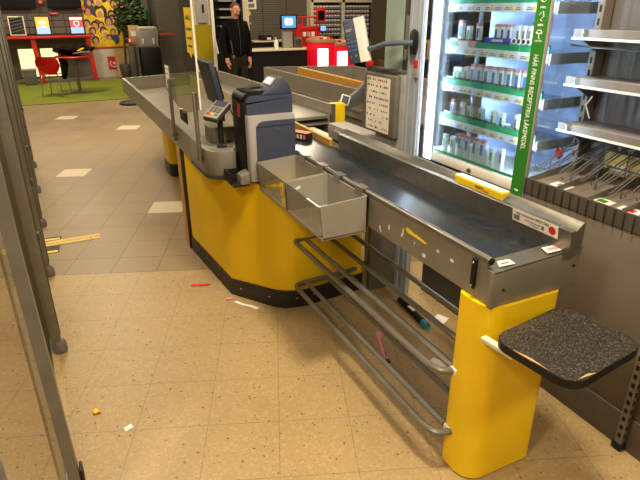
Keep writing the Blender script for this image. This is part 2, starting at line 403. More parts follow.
# guard rail on the far side of the belt: upright face, flat top, back flange
b = MB(); b.prism([(.288, .868), (.276, .962), (.298, .962), (.330, .986), (.336, .984), (.336, .868)], -.03, 1.6, 'steel', 'Y', .002, 1); gr = b.build('guard_rail', CK)
fx = lambda z: .288-.012*(z-.868)/.094-.0012
b = MB(); T = frame((fx(.940), .122, .940), (0, -1, 0), (-.012/.094, 0, 1))
def lbl(x0, x1, y0, y1, m, lift=0):
    b.T = T; b.box(x0, x1, y0, y1, lift, lift+.0006, m); b.T = Matrix.Identity(4)
lbl(-.104, .100, -.023, .023, 'paper')
lbl(-.098, -.070, -.016, .002, 'ink_grey', .0006)
b.text('Lägg streckkoden', T @ Matrix.Translation((-.045, .012, .001)), .0125, 'ink_grey'); b.text('MOT DIG', T @ Matrix.Translation((.033, .012, .001)), .014, 'text_d')
b.text('med streckkoden nedåt', T @ Matrix.Translation((-.01, -.004, .001)), .0075, 'ink_grey'); b.text('mot kassan', T @ Matrix.Translation((0, -.013, .001)), .0075, 'ink_grey')
lbl(.03, .042, -.014, .0, 'ink_grey', .0006)
b.lathe((0, 0, 0), [(.001, 0), (.0145, 0), (.0145, .0012), (.001, .0012)], 'text_r', 20)
vs = [v for v in b.bm.verts][-80:]; bmesh.ops.transform(b.bm, matrix=T @ Matrix.Translation((.076, -.001, .0004)), verts=vs)
lb = b.build('sign_label', gr); lb['label'] = 'white label with a red dot'
# black strap handle, paint chips and tape on the housing side
b = MB(); b.box(-.012, -.002, .072, .092, .775, .882, 'black', .004); hd = b.build('strap_handle', CK)
for z in (.785, .868): MB().ball((-.013, .082, z), .0045, 'rail', 8).build('screw', hd)
b = MB(); b.prism([(.482, .838), (.47, .846), (.43, .836), (.40, .835), (.345, .827), (.35, .822), (.40, .825), (.43, .826), (.465, .826)], -.003, 0, 'sticker_y', 'X'); t_ = b.build('tape_scrap', hs); t_['label'] = 'torn yellow tape'
for y, z, w, h in ((.669, .775, .010, .018), (.66, .762, .006, .010), (.60, .80, .008, .022), (.5, .818, .008, .028), (.507, .80, .009, .014), (.357, .775, .02, .016), (.279, .825, .014, .01), (.2, .822, .018, .012), (.42, .80, .006, .008)):
    p_ = MB().prism([(y-w/2, z-h/2), (y+w*.4, z-h*.45), (y+w/2, z+h*.3), (y, z+h/2), (y-w*.45, z+h*.2)], -.0015, 0, 'paper', 'X').build('sticker_residue', hs); p_['label'] = 'scrap of torn white sticker'
# tray for packed goods beyond the scanner
b = MB(); b.prism([(-.43, 2.0), (-.43, 5.55), (.76, 5.9), (.88, 2.85), (.30, 2.85), (.30, 2.3), (-.3, 2.0)], .745, .76, 'grey'); b.build('tray_floor', CK)
b = MB(); b.prism([(-.434, 2.0), (-.434, 5.56), (-.405, 5.545), (-.405, 2.0)], .74, .90, 'grey', 'Z', .004, 1); b.build('tray_wall', CK)
b = MB(); b.prism([(-.434, 5.53), (.76, 5.88), (.76, 5.91), (-.434, 5.56)], .745, .90, 'grey', 'Z', .003, 1); b.build('tray_wall', CK)
b = MB(); b.prism([(.745, 5.9), (.87, 2.85), (.89, 2.85), (.765, 5.9)], .745, .90, 'grey', 'Z', .003, 1).box(.862, .896, 2.84, 2.87, .60, .905, 'steel'); b.build('tray_wall', CK)
b = MB(); b.prism([(.345, 5.6), (.30, 3.2), (.32, 3.2), (.365, 5.6)], .76, .895, 'tanrail'); b.build('tray_divider', CK)
# cashier desk with open cubby
b = MB(); b.box(.34, .86, 2.86, 3.9, .79, .815, 'grey', .003).box(.34, .36, 2.86, 3.9, .66, .79, 'grey').box(.84, .86, 2.86, 3.9, .66, .79, 'grey').box(.36, .84, 3.5, 3.52, .66, .79, 'black').box(.34, .86, 2.86, 3.9, .64, .66, 'grey'); b.build('cashier_desk', CK)
b = MB(); b.prism([(.275, 1.7), (.295, 1.7), (.325, 2.45), (.305, 2.45)], .862, .905, 'wood'); b.build('wood_trim', CK)
b = MB(); b.box(.38, .70, 2.4, 2.84, .70, .735, 'cream'); b.build('drawer_shelf', CK)
# rounded counter pod under the payment terminal
pod = [(-.436, 2.2), (-.436, 1.86)]
for k in range(9):
    a = PI+k*PI/2/8*.98; pod.append((-.316+.12*math.cos(a), 1.86+.12*math.sin(a)))
pod += [(-.285, 1.74), (-.285, 1.80), (-.02, 1.80), (-.02, 2.2)]
b = MB(); b.prism(pod, .745, .895, 'grey', 'Z', .006); po = b.build('counter_pod', CK)
b = MB(); b.prism([(x-.006 if x < -.3 else x, y-.004) for x, y in pod], .735, .757, 'dgrey'); b.build('pod_lip', po)
b = MB(); b.prism(rrect(-.36, -.2, 1.96, 2.14, .03), .895, .985, 'grey', 'Z', .006); b.build('pod_box', po)
# tubular basket rack under the belt
rk = MB(); 
def rack(level, r0, xs, y0, y1, xe):
    b = MB()
    b.tube([(.004, y0-.075, level), (xs[0]+.02, y0-.06, level), (xs[0], y0, level), (xs[0], y1, level), (xe, y1+.03, level)], r0, 'tube', 10, .04)
    for x in xs[1:]: b.tube([(x, .134, level), (x, y1+.012, level)], r0*.92, 'tube', 10)
    return b
RK = rack(.425, .0135, [-.074, -.004, .125, .262], .185, 1.440, .30).build('basket_rack', CK); RK['label'] = 'upper grey tube rack under the belt'
RK2 = rack(.163, .0135, [-.088, -.012, .122, .25], .165, 1.412, .33).build('basket_rack', CK); RK2['label'] = 'lower grey tube rack near the floor'
for o_, z in ((RK, .425), (RK2, .163)): MB().box(-.022, -.014, .095, .128, z-.014, z+.014, 'white', .003).build('bracket', o_)
# folding shelf of speckled laminate in front of the pillar
FS = thing('folding_shelf', 'black speckled folding shelf with chipped rounded edge on the front of the yellow pillar', 'shelf', (.185, -.15, .63))
sh = rrect(-.008, .356, -.306, -.018, .06, 7)
b = MB(); b.prism(sh, .630, .655, 'black', 'Z'); b.prism(rrect(-.006, .354, -.304, -.020, .059, 7), .655, .6575, 'laminate', 'Z'); b.build('shelf_board', FS)
def chip(p, q, w):
    c = MB(); c.prism([p, ((p[0]+q[0])/2+w[0], (p[1]+q[1])/2+w[1]), q, ((p[0]+q[0])/2-w[0]*.2, (p[1]+q[1])/2-w[1]*.2)], .650, .6556, 'cardboard'); bmesh.ops.translate(c.bm, vec=(0, 0, .003), verts=c.bm.verts); o = c.build('chipped_edge', FS); o['label'] = 'bare wood showing at the edge'
chip((-.006, -.10), (-.004, -.225), (.007, 0)); chip((.030, -.292), (.10, -.304), (.006, .006))
for xa in (.0, .30): MB().box(xa, xa+.024, -.10, -.012 if xa else .025, .614, .630, 'cream', .002).build('shelf_bracket', FS)
FS.rotation_euler.z = math.radians(7.5); FS.location.y -= .012; FS.location.x -= .012; FS.location.z += .018
# two hanging grey bins
def make_bin(label, y0, y1):
    t = thing('packing_bin', label, 'bin', (-.12, (y0+y1)/2, .72), 'grey bins hung on the belt side')
    xo, xb, zb, zo, zi = -.236, -.222, .722, .872, .888
    for (ya, yb) in ((y0, y0+.005), (y1-.005, y1)):
        MB().hexa([(xb, ya, zb), (-.012, ya, zb+.006), (-.012, yb, zb+.006), (xb, yb, zb)], [(xo, ya, zo), (-.012, ya, zi), (-.012, yb, zi), (xo, yb, zo)], 'bin').build('end_panel', t)
    MB().box(-.017, -.012, y0, y1, zb+.006, zi, 'bin').build('back_panel', t)
    MB().hexa([(xb, y0, zb-.003), (-.012, y0, zb), (-.012, y1, zb), (xb, y1, zb-.003)], [(xb, y0, zb+.006), (-.012, y0, zb+.009), (-.012, y1, zb+.009), (xb, y1, zb+.006)], 'bin').hexa([(xb-.004, y0, zb-.004), (xb+.004, y0, zb-.004), (xb+.004, y1, zb-.004), (xb-.004, y1, zb-.004)], [(xb-.008, y0, zb+.012), (xb, y0, zb+.012), (xb, y1, zb+.012), (xb-.008, y1, zb+.012)], 'bin').build('bottom_panel', t)
    f = MB().hexa([(xb-.006, y0, zb+.01), (xb-.002, y0, zb+.01), (xb-.002, y1, zb+.01), (xb-.006, y1, zb+.01)], [(xo-.003, y0, zo), (xo+.001, y0, zo), (xo+.001, y1, zo), (xo-.003, y1, zo)], 'acryl').build('clear_front', t); f['label'] = 'clear acrylic front'
    for yc in (y0+.07, y1-.10):
        MB().prism([(-.020, .872), (-.020, .913), (.019, .911), (.019, .904), (-.012, .906), (-.012, .872)], yc-.032, yc+.032, 'rail', 'Y', .001, 1).build('hook_clip', t)
    return t
B1 = make_bin('grey hanging bin with clear front and bare near end, closest to the yellow pillar', .757, 1.138)
B2 = make_bin('grey hanging bin beside the cash machine with a yellow sticker 5 on its clear front', 1.150, 1.535)
b = MB(); T = frame((-.2375, 1.170, .80), (0, -1, 0), (-.1, 0, 1)); b.T = T; b.box(-.017, .017, -.06, .055, 0, .0008, 'sticker_y').prism([(-.017, .055), (.017, .055), (0, .067)], 0, .0008, 'sticker_y'); b.T = Matrix.Identity(4)
b.text('5', T @ Matrix.Translation((0, .01, .0015)) @ Matrix.Scale(1.6, 4, (0, 1, 0)), .05, 'text_r'); b.text('kr', T @ Matrix.Translation((0, -.047, .0015)), .016, 'text_r'); sk = b.build('sticker', B2); sk['label'] = 'yellow sticker with a red 5'
b = MB(); b.prism([(-.19, .835), (-.165, .85), (-.16, .838), (-.175, .828)], 1.13, 1.1315, 'white', 'Y'); sk = b.build('paper_scrap', B1); sk['label'] = 'scrap of white paper stuck inside'

# yellow next-customer bar on the guard rail
b = MB(); b.prism([(.278, .966), (.276, .996), (.312, .999), (.314, .990)], .285, .56, 'sticker_y', 'Y', .002, 1); t = thing('divider_bar', 'yellow next customer bar lying on the steel rail beside the belt', 'divider bar', (.295, .42, .966)); b.build('bar', t)
b = MB(); T = frame((.2765, .385, .981), (0, -1, 0), (-.05, 0, 1)); b.text('NÄSTA', T @ Matrix.Translation((-.025, .0025, .0005)), .015, 'text_d'); b.text('KUND', T @ Matrix.Translation((.013, -.003, .0005)), .010, 'text_r'); b.build('printing', t)
b = MB(); b.box(.278, .312, .288, .558, .9985, .9995, 'white'); o_ = b.build('top_strip', t); o_['label'] = 'white top edge'

# items at the far end of the belt
t = thing('snack_box', 'small orange box with dark printed side on the far end of the belt', 'box', (.22, 1.97, .872))
T0 = Matrix.Translation((.195, 1.94, .871)) @ Matrix.Rotation(.45, 4, 'Z')
b = MB(); b.T = T0; b.box(-.03, .03, -.07, .07, 0, .045, 'pdark', .002); b.build('carton', t)
b = MB(); b.T = T0; b.box(-.031, .031, -.071, .071, .045, .0465, 'orange'); b.build('lid', t)
b = MB(); b.T = T0
for k in range(5): b.box(-.0312, -.0298, -.062+k*.026, -.046+k*.026, .01, .035, ['pink', 'white', 'white', 'pink', 'white'][k])
b.build('printing', t)
b = MB(); b.T = Matrix.Translation((.16, 2.17, .8705)) @ Matrix.Rotation(.3, 4, 'Z'); b.box(-.05, .05, -.08, .08, 0, .002, 'white'); tag(b.build('paper_slip'), 'pale paper slip behind the orange box at the end of the belt', 'paper')
# cash drawer box beside the guard rail
t = thing('cash_box', 'long grey cash box behind the steel belt rail', 'cash box', (.42, 1.65, .88))
MB().box(.345, .47, 1.50, 1.86, .885, .972, 'lgrey', .006).build('case', t)
MB().box(.35, .465, 1.492, 1.502, .895, .96, 'mgrey', .003).build('drawer_front', t)
MB().box(.335, .346, 1.58, 1.78, .935, .945, 'lgrey', .002).build('side_grip', t)
MB().box(.385, .41, 1.83, 1.88, 0, .883, 'dgrey').box(.385, .41, 1.43, 1.83, .86, .883, 'dgrey').build('support_leg', t)

# ------------------------------------------------------------------ cash recycler
CM = thing('cash_machine', 'tall dark blue and black coin recycler standing on the counter behind the bins', 'cash machine', (-.16, 1.72, .755))
b = MB(); b.prism(rrect(-.290, -.02, 1.602, 1.79, (.012, .012, .02, .03)), .76, 1.165, 'black', 'Z', .004, 1)
prof = [(-.292, .9), (-.292, 1.185)]
for k in range(7):
    a = PI-k*PI/2/6; prof.append((-.245+.047*math.cos(a), 1.178+.045*math.sin(a)))
prof += [(-.03, 1.223), (-.018, 1.205), (-.018, .9)]
b.prism(prof, 1.612, 1.79, 'black', 'Y', .003, 1); b.build('rear_case', CM)
b = MB()
pf = [(-.276, 1.10), (-.276, 1.172)]
for k in range(6):
    a = PI-k*PI/2/5; pf.append((-.236+.04*math.cos(a), 1.168+.036*math.sin(a)))
pf += [(-.032, 1.204), (-.02, 1.19), (-.02, 1.10)]
b.prism(pf, 1.588, 1.612, 'navy', 'Y', .003, 1); o_ = b.build('upper_front', CM)
# hump with tilted display
b = MB(); b.prism([(-.19, 1.205), (-.165, 1.222), (-.135, 1.24), (-.095, 1.284), (-.068, 1.288), (-.035, 1.255), (-.018, 1.205)], 1.59, 1.76, 'navy', 'Y', .006); hp = b.build('display_hump', CM)
b = MB(); T = frame((-.117, 1.67, 1.266), (0, -1, 0), (.040, 0, .044)); b.T = T; b.box(-.06, .06, -.026, .026, -.002, .003, 'lgrey', .002); b.box(-.045, .045, -.018, .018, .003, .004, 'lcd'); b.build('display', hp)
b = MB(); b.tube([(-.25, 1.70, 1.224), (-.20, 1.72, 1.236), (-.15, 1.72, 1.236)], .012, 'dgrey', 8).box(-.27, -.17, 1.62, 1.76, 1.221, 1.228, 'black', .003); b.build('coin_slot', CM)
b = MB(); b.box(-.2945, -.2915, 1.655, 1.688, 1.09, 1.16, 'red', .001); o_ = b.build('sticker', CM); o_['label'] = 'small red sticker'
# lower front unit
b = MB(); b.prism(rrect(-.284, -.022, 1.548, 1.60, (.02, .01, 0.001, 0.001)), .76, 1.108, 'lgrey', 'Z', .006); lo = b.build('lower_case', CM); lo['label'] = 'light grey lower case'
nv = [(-.245, .765), (-.245, 1.035)]
for k in range(6):
    a = PI-k*PI/2/5; nv.append((-.200+.045*math.cos(a), 1.04+.042*math.sin(a)))
nv += [(-.025, 1.082), (-.025, .765)]
b = MB(); b.prism(nv, 1.543, 1.549, 'navy', 'Y', .002, 1); dr = b.build('door', lo); dr['label'] = 'dark blue door'
b = MB(); b.box(-.246, -.024, 1.5415, 1.5435, 1.052, 1.0545, 'black'); b.build('seam', lo)
MB().box(-.128, -.120, 1.540, 1.5435, 1.03, 1.042, 'rail', .001).build('lock', dr)
for o_ in [CM]: o_.location.x += .018
# black coin tray below
t = thing('coin_tray', 'small black coin tray at the foot of the cash machine above the yellow base', 'tray', (-.31, 1.68, .745))
b = MB(); b.box(-.365, -.270, 1.555, 1.73, .742, .752, 'black', .003).box(-.365, -.359, 1.60, 1.73, .752, .805, 'black', .002).box(-.359, -.276, 1.724, 1.73, .752, .80, 'black', .002).box(-.359, -.276, 1.64, 1.646, .752, .79, 'black', .001); b.build('tray', t)
b = MB(); b.hexa([(-.325, 1.552, .752), (-.270, 1.548, .752), (-.270, 1.635, .752), (-.325, 1.635, .752)], [(-.315, 1.565, .795), (-.270, 1.556, .815), (-.270, 1.635, .82), (-.32, 1.635, .80)], 'mgrey', .004); b.build('grey_scoop', t)

# payment terminal on its pole
t = thing('payment_terminal', 'card payment terminal with coloured keys on a black pole over the grey counter', 'payment terminal', (-.33, 1.86, .895))
MB().tube([(-.33, 1.86, .895), (-.33, 1.86, 1.085)], .016, 'black', 12).lathe((-.33, 1.86, .895), [(.03, 0), (.03, .008), (.016, .02), (.001, .02)], 'black').build('pole', t)
T = frame((-.345, 1.845, 1.095), (.62, -.75, -.10), (.50, .40, .34))
b = MB(); b.T = T; b.box(-.048, .048, -.075, .075, -.015, .015, 'dgrey', .008).box(-.045, .045, -.071, .071, .015, .018, 'lgrey', .004); bd = b.build('terminal_body', t)
b = MB(); b.T = T; b.box(-.036, .036, .025, .07, .018, .020, 'navy'); b.build('screen', bd)
b = MB(); b.T = T
for r_ in range(3):
    for c_ in range(3): b.box(-.034+c_*.024, -.014+c_*.024, -.028+r_*.016, -.016+r_*.016, .018, .022, 'mgrey', .002, 1)
b.build('keypad', bd)
for i, m_ in enumerate(('red', 'sticker_y', 'shelfgreen')):
    b = MB(); b.T = T; b.box(-.034+i*.024, -.014+i*.024, -.052, -.037, .018, .022, m_, .002, 1); o_ = b.build('key', bd); o_['label'] = ('red', 'yellow', 'green')[i]+' key'
MB().tube([(-.30, 1.86, 1.13), (-.27, 1.84, 1.10), (-.25, 1.80, 1.03), (-.24, 1.79, .99)], .004, 'black', 6).build('cable', t)
# cashier monitor seen from behind
t = thing('cashier_monitor', 'black flat monitor seen from its edge between the acrylic screen and payment terminal', 'monitor', (-.12, 2.3, .76))
T = frame((-.235, 2.36, 1.195), (.06, 1.0, 0), (-.085, 0, .42))
b = MB(); b.T = T; b.box(-.19, .19, -.135, .135, -.02, .012, 'navy', .006).box(-.15, .15, -.10, .10, .012, .03, 'black', .008); hd_ = b.build('housing', t)
b = MB(); b.T = T; b.box(-.18, .18, -.125, .125, -.0215, -.02, 'black'); b.build('screen', t)
MB().tube([(-.20, 2.38, 1.15), (-.17, 2.40, 1.0), (-.17, 2.40, .77)], .02, 'black', 10).box(-.2, 0, 2.3, 2.5, .76, .775, 'black', .004).build('stand', t)
# scanner cable and small things on the cashier desk
b = MB(); b.tube([(.40, 3.12, .83), (.46, 2.95, .835), (.52, 2.88, .83), (.53, 2.852, .77), (.53, 2.84, .66)], .006, 'black', 6)
tag(b.build('cable'), 'black cable hanging over the edge of the grey cashier desk', 'cable')
t = thing('hand_scanner', 'small black hand scanner lying on the grey cashier desk', 'scanner', (.40, 3.15, .815))
MB().ball((.42, 3.16, .845), (.05, .035, .028), 'black', 12).build('scanner_head', t); MB().tube([(.40, 3.14, .84), (.33, 3.22, .83)], [.02, .016], 'dgrey', 8).build('grip', t)
b = MB(); b.T = Matrix.Translation((.52, 2.62, .736)) @ Matrix.Rotation(.2, 4, 'Z'); b.box(-.10, .10, -.13, .13, 0, .004, 'paper'); tag(b.build('paper_sheet'), 'cream paper sheet on the low shelf below the cashier desk', 'paper')

# ------------------------------------------------------------------ acrylic screen on posts
AS = thing('acrylic_screen', 'tall clear acrylic screen with a yellow arrow sticker, on two grey posts beside the tray', 'screen', (-.44, 2.25, .74))
b = MB(); b.prism([(1.84, 1.115), (2.30, 1.02), (2.84, 1.115), (2.84, 2.3), (1.84, 2.3)], -.440, -.434, 'screen_acryl', 'X'); b.build('clear_panel', AS)
b = MB(); b.prism([(1.835, 1.115), (1.835, 2.3), (1.842, 2.3), (1.842, 1.115)], -.441, -.433, 'white', 'X'); o_ = b.build('panel_edge', AS); o_['label'] = 'bright cut edge'
for y in (1.90, 2.60):
    b = MB(); b.box(-.462, -.441, y-.014, y+.014, .79, 1.20, 'tube', .005); p = b.build('post', AS); MB().tube([(-.464, y, .83), (-.430, y, .83)], .008, 'black', 8).build('bolt', p)
b = MB(); b.box(-.432, -.425, 2.25, 2.45, .96, 1.04, 'black', .004); b.build('clamp', AS)
T = frame((-.4405, 1.925, 1.49), (0, -1.6, 0), (0, 0, 1)) @ Matrix.Scale(1.5, 4, (1, 0, 0)); b = MB(); b.T = T
b.prism([(-.055, .135), (.055, .135), (.055, -.10), (.028, -.085), (0, -.115), (-.03, -.09), (-.055, -.09)], 0, .001, 'sticker_y'); b.T = Matrix.Identity(4)
b.text('HÅLL', T @ Matrix.Translation((0, .085, .0016)), .032, 'text_d'); b.text('AVSTÅND', T @ Matrix.Translation((0, .03, .0016)), .018, 'text_d'); b.text('TACK FÖR', T @ Matrix.Translation((0, -.015, .0016)), .015, 'text_d'); b.text('HÄNSYN', T @ Matrix.Translation((0, -.055, .0016)), .015, 'text_d')
o_ = b.build('arrow_sticker', AS); o_['label'] = 'yellow sticker with dark printing'
T = frame((-.4405, 2.68, 1.20), (0, -1, 0), (0, 0, 1)); b = MB(); b.T = T; b.box(-.07, .05, -.08, .075, 0, .0008, 'paper')
for k in range(4): b.box(-.055, .03, .05-k*.03, .056-k*.03, .0008, .0012, 'ink_grey')
o_ = b.build('notice', AS); o_['label'] = 'small white notice'

# ------------------------------------------------------------------ gate column, display board, arm and pin pad
GC = thing('gate_column', 'aluminium gate column with smoked glass pane behind the belt', 'column', (.62, 1.5, 0))
b = MB(); b.box(.60, .62, 1.29, 1.418, 0, 2.4, 'alu', .004).box(.592, .60, 1.29, 1.304, 0, 2.4, 'alu').box(.594, .60, 1.33, 1.345, 0, 2.4, 'alu').box(.592, .60, 1.385, 1.40, 0, 2.4, 'alu'); b.build('profile', GC)
b = MB(); b.box(.595, .64, 1.42, 1.80, 0, 1.30, 'lgrey', .004); b.box(.41, .595, 1.42, 1.45, 0, .80, 'mgrey', .004); b.build('lower_cabinet', GC)
MB().box(.605, .613, 1.42, 1.82, 1.30, 2.4, 'reflbrown').build('smoked_pane', GC)
o_ = MB().box(.595, .604, 1.47, 1.64, 1.30, 2.4, 'frost').build('frosted_strip', GC); o_['label'] = 'pale green frosted strip'
MB().box(.592, .622, 1.42, 1.82, 1.285, 1.305, 'tube', .003).build('pane_rail', GC)
b = MB(); b.box(.586, .6, 1.30, 1.34, 1.28, 1.37, 'lgrey', .002); b.box(.5845, .5862, 1.30, 1.34, 1.33, 1.37, 'text_r'); o_ = b.build('lock_plate', GC); o_['label'] = 'small lock plate with a red mark'
DB = thing('price_board', 'grey framed board with rows of small red and black printed labels behind the belt', 'notice board', (.585, 1.62, .93))
b = MB(); b.box(.558, .592, 1.452, 1.80, .925, 1.278, 'mgrey', .012, 3); b.build('board_frame', DB)
T = frame((.5565, 1.635, 1.10), (0, -1, 0), (0, 0, 1)); b = MB(); b.T = T; b.box(-.128, .128, -.155, .155, 0, .001, 'paper')
rr = random.Random(3)
for r_ in range(9):
    z = .138-r_*.034
    for c_ in range(12):
        if rr.random() < .75:
            x = -.118+c_*.02; m_ = rr.choice(['text_d', 'text_d', 'ink_grey', 'navy']); 
            if (c_ > 8 and r_ in (3, 4, 7)) or (c_ < 2 and r_ in (2, 7, 8)) or (r_ == 0 and 3 < c_ < 8): m_ = 'text_r'
            b.box(x, x+.006+.009*rr.random(), z-.006, z+.005, .001, .0016, m_)
o_ = b.build('printed_sheet', DB); o_['label'] = 'white printed sheet of labels'
MB().box(.566, .582, 1.47, 1.79, 1.278, 1.30, 'dgrey', .003).build('clip_bar', DB)
PA = thing('card_reader_arm', 'blue grey support arm with dark diamond plate on the aluminium column', 'arm', (.59, 1.345, 1.45))
b = MB(); b.T = frame((.590, 1.345, 1.455), (0, -1, 0), (0, 0, 1)); b.prism([(-.035, 0), (-.028, .05), (0, .065), (.03, .05), (.035, 0), (.02, -.06), (-.02, -.06)], 0, .014, 'black', 'Z', .003); b.build('mount_plate', PA)
b = MB(); b.tube([(.58, 1.345, 1.452), (.54, 1.40, 1.452), (.50, 1.50, 1.44), (.50, 1.60, 1.415), (.49, 1.66, 1.41)], .014, 'armgrey', 10); b.build('arm_tube', PA)
KP = thing('pin_pad', 'tilted dark blue keypad panel with rounded white side on the grey arm', 'keypad', (.46, 1.70, 1.34))
rgt = Vector((.83, -.55, 0)); rl = math.radians(12)
xr = rgt*math.cos(rl)-Vector((0, 0, 1))*math.sin(rl)*-1; up = Vector((0, 0, 1))*math.cos(rl)-rgt*math.sin(rl)
xr = rgt*math.cos(rl)+Vector((0, 0, 1))*math.sin(rl)
T = frame((.435, 1.68, 1.452), xr, up)
b = MB(); b.T = T; b.box(-.062, .0, -.118, .115, -.02, .0, 'navy', .003); b.build('key_panel', KP)
b = MB(); b.T = T; cs = [(.0, -.03), (.0, .004)]
for k in range(7):
    a = PI/2-k*PI/2/6; cs.append((.035+.025*math.cos(a), -.012+.022*math.sin(a)))
cs += [(.06, -.03)]
b.prism(cs, -.118, .118, 'white', 'Z'); vs = list(b.bm.verts); 
bmesh.ops.transform(b.bm, matrix=T.inverted(), verts=vs); bmesh.ops.transform(b.bm, matrix=T @ Matrix(((1, 0, 0, 0), (0, 0, 1, 0), (0, 1, 0, 0), (0, 0, 0, 1))), verts=vs); bmesh.ops.recalc_face_normals(b.bm, faces=b.bm.faces)
o_ = b.build('side_cover', KP); o_['label'] = 'rounded white side cover'
b = MB(); b.T = T
for r_ in range(3):
    for c_ in range(3): b.box(-.052+c_*.018, -.044+c_*.018, -.05+r_*.022, -.042+r_*.022, 0, .001, 'blue')
for z, w in ((.085, .02), (.062, .036), (.054, .03), (.032, .012), (.012, .014)): b.box(-.054, -.054+w, z, z+.005, 0, .001, 'lgrey' if w > .02 else 'blue')
b.box(-.052, -.042, -.085, -.072, 0, .0015, 'text_r'); b.box(-.024, -.014, -.085, -.072, 0, .0015, 'shelfgreen'); b.build('printing', KP)
b = MB(); b.box(.555, .585, 1.74, 1.79, 1.302, 1.335, 'red', .004); tag(b.build('red_box'), 'tiny red box on top of the board below the tilted keypad', 'box')

# ------------------------------------------------------------------ medicine cabinet
FC = thing('medicine_cabinet', 'lit glass medicine cabinet with a green sign strip, at the right behind the belt', 'cabinet', (.84, .95, .83))
X0, X1, Y0, Y1, ZT = .68, 1.0, .575, 1.33, 2.05
b = MB(); b.box(X0, X1, Y0, Y1, .845, .895, 'white', .004).box(X0, X1, Y0, Y1, ZT-.05, ZT, 'white', .004).box(X1-.02, X1, Y0+.01, 1.235, .895, ZT-.05, 'louvre').box(X1-.02, X1, 1.315, 1.33, .895, ZT-.05, 'alu').box(X0, X0+.02, Y0, Y0+.012, .895, ZT-.05, 'alu'); b.build('cabinet_body', FC)
b = MB(); b.box(.72, .98, .6, 1.30, 0, .845, 'dgrey'); b.build('plinth', FC)
b = MB(); b.box(X0+.03, X1-.02, Y1-.008, Y1-.003, .895, ZT-.05, 'glass'); b.build('side_glass', FC)
b = MB(); b.box(X0+.02, X1-.02, Y0, Y0+.005, .895, ZT-.05, 'glass'); b.build('side_glass', FC)
b = MB(); b.box(X0+.002, X0+.006, .64, 1.29, .895, ZT-.05, 'glass'); b.build('front_glass', FC)
b = MB(); b.box(X0-.004, X0+.006, 1.245, 1.334, .845, ZT, 'alu', .002); cp = b.build('corner_post', FC)
MB().box(X0-.008, X0-.004, 1.252, 1.312, .85, ZT-.03, 'led').build('cold_strip', cp)
MB().box(X0+.008, X0+.014, 1.28, 1.325, .90, ZT-.06, 'fill_in').build('cold_strip', cp)  # added inner emitter, brightens shelves and packs
MB().box(X0+.016, X0+.022, .600, .622, .90, ZT-.06, 'fill_in').build('cold_strip', FC)  # second added emitter, hidden behind the sign board
b = MB(); b.box(X0-.006, X0+.012, .562, .640, .835, ZT, 'lgrey', .002); gs = b.build('sign_board', FC)
b = MB(); b.box(X0-.009, X0-.006, .567, .635, .84, ZT-.002, 'green'); sg = b.build('green_sign', gs)
T = frame((X0-.0095, .601, 1.265), (0, 0, -1), (0, -1, 0))
b = MB(); b.text('HÄR FINNS RECEPTFRIA LÄKEMEDEL', frame((X0-.0098, .601, 1.245), (0, 0, -1), (0, -1, 0)) @ Matrix.Scale(.70, 4, (1, 0, 0)), .0345, 'text_w'); b.build('lettering', sg)
b = MB(); T = frame((X0-.0098, .601, 1.545), (0, -1, 0), (0, 0, 1))
for zc, w in ((1.515, 'HOSTA'), (1.575, 'NÄSA'), (1.64, 'VÄRK')): b.text(w, frame((X0-.0098, .601, zc-.022), (0, -1, 0), (0, 0, 1)), .011, 'text_w')
def q(pts): b.tube([(X0-.0105, .601-x, z) for x, z in pts], .0018, 'text_w', 6)
q([(.006, 1.605), (.012, 1.585), (-.004, 1.572), (.006, 1.568)]); q([(-.012, 1.59), (-.004, 1.60)])
q([(-.016, 1.522), (-.008, 1.534), (.008, 1.534), (.014, 1.522), (-.016, 1.522)]); q([(0, 1.522), (0, 1.505), (.006, 1.503)])
q([(.014*math.cos(k*PI/6), 1.652+.014*math.sin(k*PI/6)) for k in range(13)])
b.build('icons', sg)
MB().box(X0-.0096, X0-.009, .590, .612, .858, .866, 'text_w').build('small_mark', sg)
b = MB(); b.lathe((X0-.001, .93, .868), [(.012, -.006), (.012, 0), (.001, 0)], 'rail', 12, 'X'); b.box(X0-.02, X0-.006, .925, .935, .862, .874, 'dgrey', .002); b.build('lock', FC)
b = MB(); b.prism([(.60, .94), (.615, .955), (.618, .972), (.606, .978), (.600, .970), (.594, .978), (.582, .972), (.585, .955)], 0, 0.001, 'text_r', 'Z')
for v in b.bm.verts: x, y, z = v.co; v.co = Vector((.875+(x-.6)*1.6, Y0-.0015+z, 1.005+(y-.955)*1.6))
o_ = b.build('heart_sticker', FC); o_['label'] = 'red heart sticker on the side glass'
# shelves
SH = [(1.645, 'top'), (1.448, 'second'), (1.262, 'third'), (1.082, 'fourth')]
for z, w in SH:
    z -= .006
    b = MB(); b.box(.745, .975, .60, 1.235, z-.022, z-.016, 'glass'); b.box(.745, .975, .592, .598, z-.045, z, 'lgrey'); sf = b.build('shelf', FC)
    b = MB(); b.box(.736, .742, .60, 1.275, z-.002, z+.024, 'shelfgreen'); o_ = b.build('green_strip', sf)
    b = MB(); b.box(.736, .742, .60, 1.275, z-.038, z-.003, 'white')
    for k in range(9):
        y = 1.20-k*.064; b.box(.7348, .736, y-.03, y, z-.03, z-.026, 'ink_grey').box(.7348, .736, y-.026, y-.006, z-.022, z-.019, 'bluelabel')
        if k % 2: b.box(.7346, .736, y-.05, y-.034, z-.032, z-.016, 'sticker_y')
        if k % 3 == 1: b.box(.7346, .736, y-.04, y-.034, z-.03, z-.018, 'pink')
    b.build('price_rail', sf)
    MB().box(.744, .747, .60, 1.275, z+.0, z+.034, 'acryl').build('clear_lip', sf)
